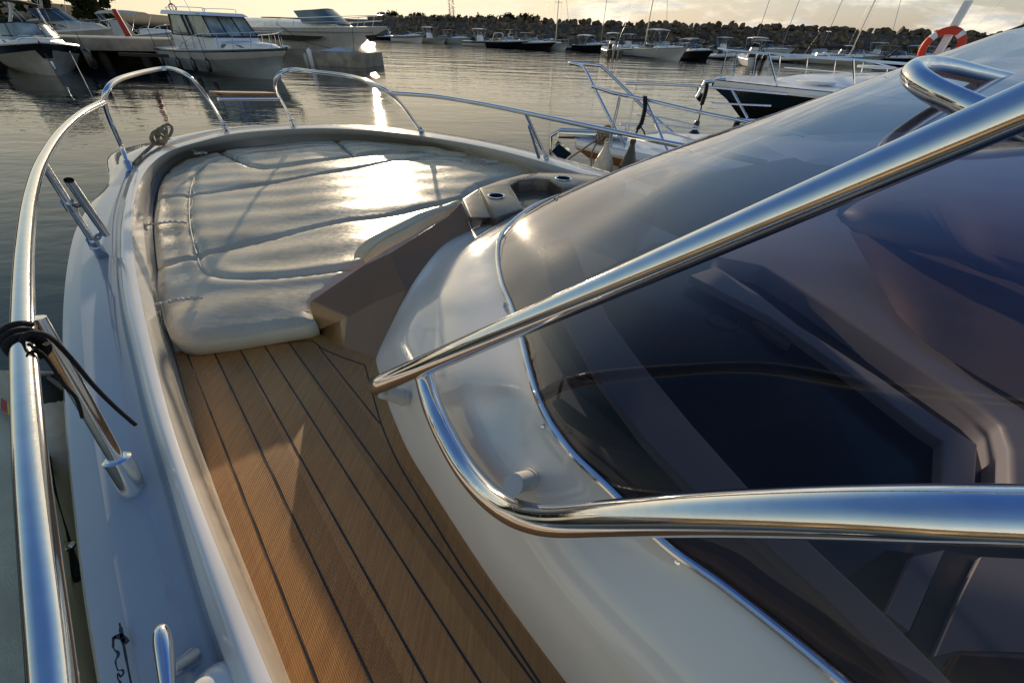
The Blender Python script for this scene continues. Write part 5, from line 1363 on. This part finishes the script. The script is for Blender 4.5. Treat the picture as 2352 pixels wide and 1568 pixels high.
# lifebuoy post on the quay
mb = MB(); a = Z(418, 72, 1.36); tube(mb, [a, a + Vector((0, 0, 3.0))], .05, 8); pst = mb.build('quay_post', M['white'], None); tag(pst, 'slim white post on the quay left of the pilothouse boat', 'post')
def buoy(c_, n_, r, label, rr=.055):
    n_ = Vector(n_).normalized(); a_ = n_.orthogonal().normalized(); b_ = n_.cross(a_); mb = MB(); K = 40
    P = [c_ + (a_ * math.cos(t) + b_ * math.sin(t)) * r for t in [2 * math.pi * k / K for k in range(K)]]
    k0 = len(mb.f); tube(mb, P, rr, 14, closed=True, caps=False)
    for k in range(K):
        if (k % 10) in (0, 1): 
            for j in range(14): mb.m[k * 14 + j] = 1
    o = mb.build('lifebuoy', [M['orange'], M['white']], None); tag(o, label, 'lifebuoy')
    mb = MB(); tube(mb, [c_ + (a_ * math.cos(t) + b_ * math.sin(t)) * (r * (1.28 if k % 4 == 2 else 1.16)) for k, t in enumerate([2 * math.pi * k / 16 for k in range(16)])], .008, 5, closed=True, caps=False)
    ch = mb.build('grab_line', M['white_rope'], None); ch.parent = o; return o
d_ = (EYE - a); d_.z = 0; side_ = Vector((-d_.y, d_.x, 0)).normalized()
buoy(a + Vector((0, 0, 1.9)) + d_.normalized() * .12, d_, .28, 'small orange lifebuoy hanging on the white quay post', .06)
# piles of gear on quay end
for u, v, sz_, lab in [(432, 90, .35, 'low white locker on the quay end'), (405, 92, .28, 'small grey box on the quay beside the post')]:
    p = Z(u, v, 1.37); mb = MB(); box(mb, p + Vector((0, 0, sz_ / 2)), (sz_ * 1.6, sz_, sz_)); o = mb.build('storage_box', M['offwhite' if sz_ > .3 else 'grey_plastic'], None); bevel(o, .03); tag(o, lab, 'box')

# pilothouse boat
e, Lh = hemp('pale grey pilothouse boat with dark screens, railings and four navy fenders', 'motorboat', (452, 158), (664, 186), 1.12)
Bp = Lh * .34; at = hull_parts(e, Lh, Bp, 1.18, 'pale_blue', 'white', 'black', 'white', sheer=.30)
trunk(e, at, .5, .93, .70, .42, win=(.25, .62))
c_ = at(.40, 0); zc_ = c_.z; w_ = Bp * .37; x0, x1 = at(.20, 0).x, at(.62, 0).x
mb = MB(); hexa(mb, [(x0, -w_, zc_), (x1, -w_ * .95, zc_), (x1, w_ * .95, zc_), (x0, w_, zc_)], [(x0 + .05, -w_ * .97, zc_ + .62), (x1 - .22, -w_ * .92, zc_ + .55), (x1 - .22, w_ * .92, zc_ + .55), (x0 + .05, w_ * .97, zc_ + .62)]); o = mbuild(mb, 'wheelhouse', M['white'], e); bevel(o, .05)
zt_ = zc_ + 1.45; h0 = zc_ + .6
mb = MB(); hexa(mb, [(x0 + .15, -w_ * .95, h0), (x1 - .24, -w_ * .90, h0 - .04), (x1 - .24, w_ * .90, h0 - .04), (x0 + .15, w_ * .95, h0)], [(x0 + .3, -w_ * .85, zt_), (x1 - .85, -w_ * .80, zt_), (x1 - .85, w_ * .80, zt_), (x0 + .3, w_ * .85, zt_)]); mbuild(mb, 'window_glass', M['glass_green'], e, False)
mb = MB()
for s in (-1, 1):
    for xa, xb in ((x0 + .15, x0 + .3), (x0 + (x1 - x0) * .45, x0 + (x1 - x0) * .36), (x0 + (x1 - x0) * .55, x0 + (x1 - x0) * .46)): tube(mb, [(xa, s * w_ * .955, h0), (xb, s * w_ * .86, zt_)], .045, 6)
    tube(mb, [(x1 - .24, s * w_ * .9, h0), (x1 - .85, s * w_ * .80, zt_)], .035, 6)
for y in (-.33, .33): tube(mb, [(x1 - .22, y * w_ * .9, h0), (x1 - .84, y * w_ * .8, zt_)], .03, 6)
for zz_, xa, xb, ww in ((h0, x0 + .15, x1 - .24, .955), (zt_, x0 + .3, x1 - .85, .86)): tube(mb, [(xa, -w_ * ww, zz_), (xb, -w_ * ww, zz_), (xb, w_ * ww, zz_), (xa, w_ * ww, zz_)], .035, 6, closed=True, caps=False)
mbuild(mb, 'window_frame', M['black'], e)
mb = MB(); hexa(mb, [(x0 - .35, -w_ * .98, zt_ - .02), (x1 - .45, -w_ * .9, zt_ - .04), (x1 - .45, w_ * .9, zt_ - .04), (x0 - .35, w_ * .98, zt_ - .02)], [(x0 - .25, -w_ * .9, zt_ + .16), (x1 - .7, -w_ * .8, zt_ + .10), (x1 - .7, w_ * .8, zt_ + .10), (x0 - .25, w_ * .9, zt_ + .16)]); o = mbuild(mb, 'roof', M['white'], e); bevel(o, .06)
mb = MB()
for s in (-1, 1): tube(mb, cr([(x0 - .1, s * w_ * .7, zt_ + .15), (x0 + .05, s * w_ * .7, zt_ + .28), (x1 - 1.1, s * w_ * .6, zt_ + .26), (x1 - .95, s * w_ * .6, zt_ + .12)], 4), .018, 6)
tube(mb, [(x0 + .4, 0, zt_ + .1), (x0 + .1, 0, zt_ + .75)], .012, 6); mbuild(mb, 'roof_rail', M['chrome'], e)
rails(e, at, .34, .985, .62, 7, inset=.06, r=.018)
outboard(e, -Lh / 2 - .12, 0, .95, 1.25, 'grey_plastic')
mb = MB(); c2 = at(.9, 0); tube(mb, [at(1, 0, .0, 0) + Vector((-.3, 0, .05)), at(1, 0, 0, 0) + Vector((.25, 0, .02))], .05, 8); mbuild(mb, 'bow_roller', M['satin'], e)
pil = e
mw = Matrix.LocRotScale(e.location, e.rotation_euler, None)
for k, t in enumerate((.06, .28, .44, .57)):
    p = mw @ (at(t, -1, 0, -.16)); p.z -= .95
    fender(p, ['navy fender on the stern quarter of the pilothouse boat', 'navy fender second from the stern of the pilothouse boat', 'navy fender third from the stern of the pilothouse boat', 'navy fender nearest the bow of the pilothouse boat'][k], .12, .58, 'navy', 1.3)

# big yacht
a = Z(560, 112, 0); b = Z(838, 150, 0)
e, Lh = hemp('big white motor yacht with black wrap-round screen and long dark hull window', 'yacht', (560, 104), (858, 150), 1.17); e['category'] = 'yacht'
By = 4.0; at = hull_parts(e, Lh, By, 2.15, 'white', None, 'offwhite', 'white', sheer=.22, bowrake=.14)
trunk(e, at, .25, .85, .82, .8, win=None)
c_ = at(.5, 0)
screen(e, at(.84, 0).x, By * .70, c_.z + .38, .95, 2.9, 5.2, 'glass_boat', 'black')
mb = MB(); P = []
def side(t, zf):
    b_ = at(t, -1, 0, .0); return Vector((b_.x - (1 - zf) * .0, b_.y - .07 + (1 - zf) * .12, b_.z * zf))
P = [side(.34, .70), side(.52, .70), side(.70, .71), side(.78, .70), side(.72, .58), side(.60, .52), side(.36, .52)]
mb = MB(); top_, bot_ = [], []
for k in range(13):
    t = .40 + .40 * k / 12; f = k / 12; top_.append(side(t, .73) + Vector((0, -.02, 0))); bot_.append(side(t - .02 * f, .55 + .10 * max(0, f - .75) * 4) + Vector((0, -.03, 0)))
mb.add(top_ + bot_, [(k, k + 1, 14 + k, 13 + k) for k in range(12)]); mbuild(mb, 'hull_window', M['dark_window'], e, False)
mb = MB(); P = [side(.935, .78), side(.972, .80), side(.965, .66), side(.945, .62)]; mb.add([p + Vector((0, -.03, 0)) for p in P], [(0, 1, 2, 3)]); mbuild(mb, 'anchor_pocket', M['black'], e, False)
mb = MB(); tube(mb, [side(t, .86) + Vector((0, -.02, 0)) for t in (.05, .3, .5, .7, .85, .96)], .03, 6); mbuild(mb, 'rubbing_strake', M['grey_plastic'], e)
rails(e, at, .45, .985, .6, 6, r=.022, mid=True); anchor(e, at(1, 0, -.15, 0) + Vector((0, 0, 0)), 1.0)
yw = Matrix.LocRotScale(e.location, e.rotation_euler, None)
for k, t in enumerate((.58, .9)):
    mb = MB(); p = yw @ at(t, -1, .25, .0); q = Z(760 if k == 0 else 812, 112 if k == 0 else 117, .95); tube(mb, cr([p, p.lerp(q, .5) - Vector((0, 0, .35)), q], 6), .02, 6); o = mb.build('mooring_line', M['rope_dark'], None); tag(o, ['dark mooring line sagging from the yacht to the pontoon, left one', 'dark mooring line from the yacht bow to the pontoon, right one'][k], 'rope')
# pontoon
pa, pb = Z(714, 150, 0), Z(838, 156, 0); pd = (pb - pa).normalized(); pn = Vector((-pd.y, pd.x, 0))
mb = MB(); up_ = Vector((0, 0, .82)); lo_ = Vector((0, 0, -.3)); hexa(mb, [pa + lo_, pb + lo_, pb + pn * 3.2 + lo_, pa + pn * 3.2 + lo_], [pa + up_, pb + up_, pb + pn * 3.2 + up_, pa + pn * 3.2 + up_])
o = mb.build('concrete_pontoon', M['concrete'], None); bevel(o, .05); tag(o, 'streaked concrete pontoon between the pilothouse boat and the yacht', 'pontoon')
rr = random.Random(5); mb = MB()
pts = []
for i in range(10):
    for j in range(5):
        p = pa.lerp(pb, .15 + i * .065) + pn * (.3 + j * .28); pts.append(Vector((p.x, p.y, .84 + .22 * math.sin(math.pi * i / 9) * math.sin(math.pi * j / 4) * (.6 + .6 * rr.random()))))
mb.add(pts, [(i * 5 + j, i * 5 + j + 1, i * 5 + j + 6, i * 5 + j + 5) for i in range(9) for j in range(4)]); o = mb.build('crumpled_tarpaulin', M['canvas_white'], None); tag(o, 'crumpled white tarpaulin lying on the concrete pontoon', 'tarpaulin')
fender(pa + pd * .25 - pn * .2 + Vector((0, 0, -.1)), 'tall white fender at the left end of the pontoon', .16, 1.05, 'white', .25, None)
fender(pa + pd * -.15 - pn * .15 + Vector((0, 0, -.15)), 'shorter white fender under the pilothouse bow', .14, .8, 'offwhite', .3, None)

# dark slope with trees behind the quay, and low buildings
mb = MB(); st = []
for az, dist, h in [(-75, 60, 4), (-66, 62, 4.5), (-58, 64, 4.5), (-50, 68, 4), (-43, 74, 3.6), (-38, 80, 3), (-33, 90, 2.6), (-28, 110, 2.4), (-20, 160, 3.4), (-12, 200, 3.6)]:
    d = Vector((math.sin(R(az)), math.cos(R(az)), 0)); st.append([d * (dist - 9) + Vector((0, 0, -.3)), d * (dist - 9) + Vector((0, 0, 1.2)), d * (dist - 2) + Vector((0, 0, 1.3 + h * .25)), d * (dist + 8) + Vector((0, 0, h * .8)), d * (dist + 25) + Vector((0, 0, h))])
M['earth'] = leaf_mat('dark_slope', (.012, .012, .008), (.035, .032, .02))
loft(mb, st, 6); o = mb.build('hillside', M['earth'], None, sharp=None); tag(o, kind='structure')
rr = random.Random(11)
for k, az in enumerate([-71, -67, -63, -60, -56, -53, -50, -47, -44, -41]):
    d = Vector((math.sin(R(az + rr.uniform(-1, 1))), math.cos(R(az)), 0)); dist = 57 + rr.uniform(-2, 3); h = rr.uniform(2.6, 3.6)
    tree('broadleaf_tree', tuple(d * dist + Vector((0, 0, 1.0))), h, h * .9, 'dark leafy tree on the slope behind the quay', 'tree', 'trees on the slope behind the quay', 420, seed=40 + k)

# ============================================================ RIGHT SIDE: TWO NEIGHBOURING BOWS
def bow_boat(bow, aft, z, Lh, B, ang, name, label, **kw):
    b = Z(*bow, z); a = Z(*aft, z); ang = R(ang)
    h = Vector((math.cos(ang), math.sin(ang), 0)); c_ = b - h * (Lh / 2 - .02); e = empty(name, (c_.x, c_.y, 0), ang); tag(e, label, 'motorboat')
    return e
e = bow_boat((1642,184), (2000,221), 1.66, 11.0, 5.0, 195, 'motorboat', 'black hulled cruiser bow with broad white foredeck and tall rail, right of the white neighbour')
at = hull_parts(e, 11.0, 5.0, 1.69, 'black', 'chrome', 'white', 'white', bowrake=.12, sheer=.12, full=4.0)
trunk(e, at, .2, .8, .72, .34); rails(e, at, .2, .985, .46, 9, inset=.10, r=.02, mid=False)
mb = MB(); tube(mb, cr([at(t, 1, .28, .1) for t in (.25, .4, .6, .8, .93)], 4), .008, 5); mbuild(mb, 'lifeline', M['chrome'], e)
mb = MB(); p = at(.84, 1, -.48, -.05); lathe(mb, [(.16, 0), (.17, .012), (.13, .014)], p, (0.15, 1, 0), 22); mbuild(mb, 'porthole', M['glass_boat'], e)
anchor(e, at(1, 0, -.05, 0) + Vector((.1, 0, 0)), 1.0)
for k, (t, s) in enumerate([(.8, .3), (.62, -.2)]):
    p = at(t, 0); mb = MB(); box(mb, (p.x, s, p.z + (.06 if k == 0 else .36)), (.5, .5, .05)); o = mbuild(mb, 'deck_hatch', M['white'], e); bevel(o, .02)

WL = bow_boat((1326,322), (1535,366), 1.10, 7.5, 3.0, 180, 'motorboat', 'white neighbouring boat with anchor on its bow and two fenders on its rail')
e = WL; at = hull_parts(e, 7.5, 3.0, 1.09, 'gelcoat_warm', 'brown', 'white', 'white', bowrake=.08, sheer=.15, full=2.6)  # brown strip paints the reflections along the white hull side
trunk(e, at, .15, .62, .7, .35, win=(.1, .8))
def ntube(name, P, r=.014, mat='chrome', n=12, par=None, sub=6):
    mb = MB(); tube(mb, cr([T(*p) for p in P], sub), r, n); o = mb.build(name, M[mat], None); 
    setpar(o, par or e); return o
ntube('pulpit_rail', [(1436,332,5.35),(1409,288,5.5),(1364,199,5.8),(1345,162,5.95),(1334,151,6.05),(1307,145,6.25),(1340,147,6.35),(1374,151,6.4),(1390,160,6.35),(1448,216,6.1),(1493,261,5.95),(1545,305,5.8)], .021)
ntube('side_rail', [(1361,199,5.8),(1390,208,5.6),(1418,216,5.45),(1478,228,5.25),(1597,256,4.9),(1689,275,4.7),(1746,288,4.6),(1850,312,4.4)], .022)
ntube('stanchion', [(1484,232,5.25),(1510,292,5.1),(1540,366,4.95)], .018)
ntube('side_rail', [(1438,192,6.6),(1540,195,6.5),(1647,202,6.35),(1808,216,6.0)], .019)
ntube('stanchion', [(1680,205,6.3),(1716,270,6.05)], .017)
ntube('hatch_rail', [(1463,265,5.5),(1530,273,5.35),(1597,290,5.25),(1603,296,5.25),(1560,293,5.3),(1500,281,5.45)], .010)
ntube('hatch_rail', [(1485,308,5.2),(1530,305,5.15),(1610,328,4.9),(1617,334,4.9),(1560,333,4.95)], .010)
ntube('hatch_rail', [(1634,237,6.0),(1700,240,5.9),(1771,243,5.8)], .012)
ntube('hatch_rail', [(1640,268,5.6),(1720,275,5.45),(1800,274,5.4)], .012)
mb = MB(); p0 = Z(1330,318,1.10); fw = Vector((math.cos(e.rotation_euler.z), math.sin(e.rotation_euler.z), 0)); sd_ = Vector((-fw.y, fw.x, 0)); u_ = Vector((0, 0, 1))
hexa(mb, [p0 - fw * .7 - sd_ * .07, p0 + fw * .32 - sd_ * .06, p0 + fw * .32 + sd_ * .06, p0 - fw * .7 + sd_ * .07], [p0 - fw * .7 - sd_ * .08 + u_ * .05, p0 + fw * .3 - sd_ * .07 + u_ * .06, p0 + fw * .3 + sd_ * .07 + u_ * .06, p0 - fw * .7 + sd_ * .08 + u_ * .05]); o = mb.build('bow_roller', M['satin'], e); bevel(o, .01)
mb = MB(); tube(mb, [p0 - fw * .5 + u_ * .10, p0 + fw * .28 + u_ * .10, p0 + fw * .42 + u_ * .02, p0 + fw * .40 - u_ * .22, p0 + fw * .22 - u_ * .34], [.022, .026, .03, .026, .012], 8)
for s in (-1, 1): mb.add([p0 + fw * .40 - u_ * .2, p0 + fw * .22 - u_ * .34, p0 + fw * .10 - u_ * .18 + sd_ * s * .14, p0 + fw * .30 - u_ * .06 + sd_ * s * .10], [(0, 1, 2, 3)])
mb.build('anchor', M['satin'], e)
mb = MB(); p = Z(1450, 303, 1.13); 
for s in (-.09, .09): lathe(mb, [(.022, 0), (.016, .08), (.02, .1)], p + Vector((s, 0, 0)), (0, 0, 1), 10)
tube(mb, [p + Vector((-.2, 0, .1)), p + Vector((.2, .02, .1))], .016, 8); mb.build('cleat', M['chrome'], e)
mb = MB(); p = Z(1594,306,1.13); lathe(mb, [(.09, 0), (.06, .03), (.035, .05), (.045, .14), (.03, .17)], p, (0, 0, 1), 12); mb.build('bollard', M['black'], e)

def nrope(name, P, r, mat, label, sub=5, braid=0, cat='rope'):
    pts = cr([T(*p) for p in P], sub); mb = MB()
    if braid:
        L_ = len(pts); pts = cr(pts, 4)
        for ph in (0, math.pi):
            q = [p + Vector((math.cos(i * .8 + ph) * braid, math.sin(i * .8 + ph) * braid, 0)) for i, p in enumerate(pts)]; tube(mb, q, r, 7)
    else: tube(mb, pts, r, 8)
    o = mb.build(name, M[mat], None); tag(o, label, cat); return o
nrope('braided_rope', [(1482,222,5.2),(1481,250,5.15),(1474,280,5.1),(1465,296,5.05)], .013, 'rope_dark', 'thick knotted black rope holding the black fender', braid=.02)
nrope('rope', [(1466,294,5.05),(1458,315,5.0),(1452,330,4.98)], .012, 'rope_dark', 'thin black line just above the black fender')
nrope('rope', [(1470,290,5.08),(1480,305,5.05),(1483,325,5.0)], .009, 'rope_dark', 'loose black rope tail beside the black fender')
nrope('braided_rope', [(1624,193,5.6),(1620,215,5.55),(1612,240,5.5)], .013, 'rope_dark', 'knotted black rope hanging from the far rail before the black hull', braid=.02)
nrope('rope', [(1612,240,5.5),(1606,270,5.45),(1597,300,5.3)], .010, 'rope_dark', 'black line leading down to the deck bollard')
nrope('braided_rope', [(1697,272,4.75),(1690,290,4.75),(1682,312,4.75)], .015, 'rope_dark', 'knotted black rope close to the windshield edge', braid=.024)
nrope('rope', [(1423,217,5.35),(1418,240,5.3),(1412,265,5.25),(1402,310,5.2),(1398,335,5.15)], .010, 'white_rope', 'white line from the rail down to the white fender')
nrope('rope', [(1425,225,5.35),(1417,262,5.28),(1408,300,5.22),(1404,335,5.16)], .008, 'white_rope', 'second thinner white line behind the white fender line')
nrope('mooring_line', [(1370,321,5.3),(1340,342,5.0),(1313,360,4.8),(1293,377,4.6)], .012, 'rope', 'brown mooring line from the neighbour bow towards the own deck')
nrope('mooring_line', [(1376,320,5.3),(1362,345,5.2),(1357,370,5.15),(1360,400,5.1)], .012, 'rope', 'brown mooring line hanging down the neighbour bow')
mb = MB(); c_ = T(1384,316,5.35)
for q in range(6):
    nrm = Vector((math.cos(q), math.sin(q), .8)).normalized(); a_ = nrm.orthogonal().normalized(); b_ = nrm.cross(a_); tube(mb, [c_ + Vector((.012 * q - .03, 0, .008 * q)) + (a_ * math.cos(t) + b_ * math.sin(t) * .6) * (.10 + .008 * q) for t in [2 * math.pi * k / 16 for k in range(16)]], .014, 7, closed=True, caps=False)
o = mb.build('coiled_rope', M['rope'], None); tag(o, 'brown rope coil on the neighbouring white bow beside its anchor', 'rope')
for (u, v, t, r, ln, mat, lab) in [(1384, 352, 4.72, .125, .42, 'fender_white', 'scuffed white fender hanging from the neighbour rail'), (1443, 352, 4.55, .125, .46, 'black', 'black fender hanging from the neighbour rail, right of the white one')]:
    top_ = T(u + 10, v - 22, t); fe = empty('fender', tuple(top_ - Vector((0, 0, ln + .1)))); tag(fe, lab, 'fender')
    mb = MB(); prof = [(.02, -.05), (r * .65, 0), (r * .95, .06), (r, .14), (r * .97, ln - .12), (r * .62, ln - .03), (.035, ln + .05), (.028, ln + .12)]
    if mat == 'black': prof = [(.02, -.05), (r * .65, 0), (r * 1.0, .08), (r * 1.02, .2), (r * .8, ln - .14), (r * .45, ln), (.03, ln + .08), (.025, ln + .14)]
    lathe(mb, prof, (0, 0, 0), (0, 0, 1), 22); mbuild(mb, 'fender_body', M[mat], fe)
    mb = MB(); tube(mb, [(.03 * math.cos(a), .0, ln + .12 + .03 * math.sin(a)) for a in [2 * math.pi * k / 12 for k in range(12)]], .008, 6, closed=True, caps=False); mbuild(mb, 'eye', M[mat], fe)

# finger pier, white post and lifebuoy
pb_ = T(2158, 118, 9.2); foot = Vector((pb_.x, pb_.y, .7)); 
mb = MB(); hexa(mb, [foot + Vector((-1, -1.2, -.9)), foot + Vector((6, -1.2, -.9)), foot + Vector((6, 1.2, -.9)), foot + Vector((-1, 1.2, -.9))], [foot + Vector((-1, -1.2, .02)), foot + Vector((6, -1.2, .02)), foot + Vector((6, 1.2, .02)), foot + Vector((-1, 1.2, .02))]); o = mb.build('finger_pier', M['concrete'], None); tag(o, 'low concrete pier behind the black hulled cruiser', 'pier')
mb = MB(); box(mb, foot + Vector((0, 0, 1.22)), (.13, .13, 2.4), 0, .5); pt_ = mb.build('pier_post', M['white'], None); bevel(pt_, .01); tag(pt_, 'square white post carrying the large orange lifebuoy', 'post')
d_ = EYE - foot; d_.z = 0; d_.normalize()
bc = foot + Vector((0, 0, 1.57)) + d_ * .16
buoy(bc, d_ + Vector((.25, .1, .1)), .33, 'large orange lifebuoy with white bands on the white post', .075)
lp_ = bc + Vector((.18, .0, -.12)) + d_ * .05; mb = MB(); lathe(mb, [(.02, 0), (.06, .03), (.065, .18), (.05, .28), (.02, .33)], lp_ + Vector((0, 0, -.2)), (0, 0, 1), 14); o = mb.build('buoy_light', M['white'], None); tag(o, 'small white signal light hanging inside the large lifebuoy', 'light')

# ============================================================ UNSEEN SHORE ADDED BEHIND THE CAMERA (for warm bands mirrored in the steel rails)
mb = MB(); st = []
for az in range(95, 276, 15):
    d = Vector((math.sin(R(az)), math.cos(R(az)), 0)); st.append([d * 13 + Vector((0, 0, -.4)), d * 13 + Vector((0, 0, 1.5)), d * 24 + Vector((0, 0, 1.6)), d * 40 + Vector((0, 0, 3.2)), d * 70 + Vector((0, 0, 9)), d * 110 + Vector((0, 0, 14))])
M['added_shore'] = leaf_mat('added_sandy_shore', (.12, .09, .05), (.42, .30, .17))
loft(mb, st, 3); o = mb.build('added_shore', M['added_shore'], None, sharp=None); tag(o, kind='structure')
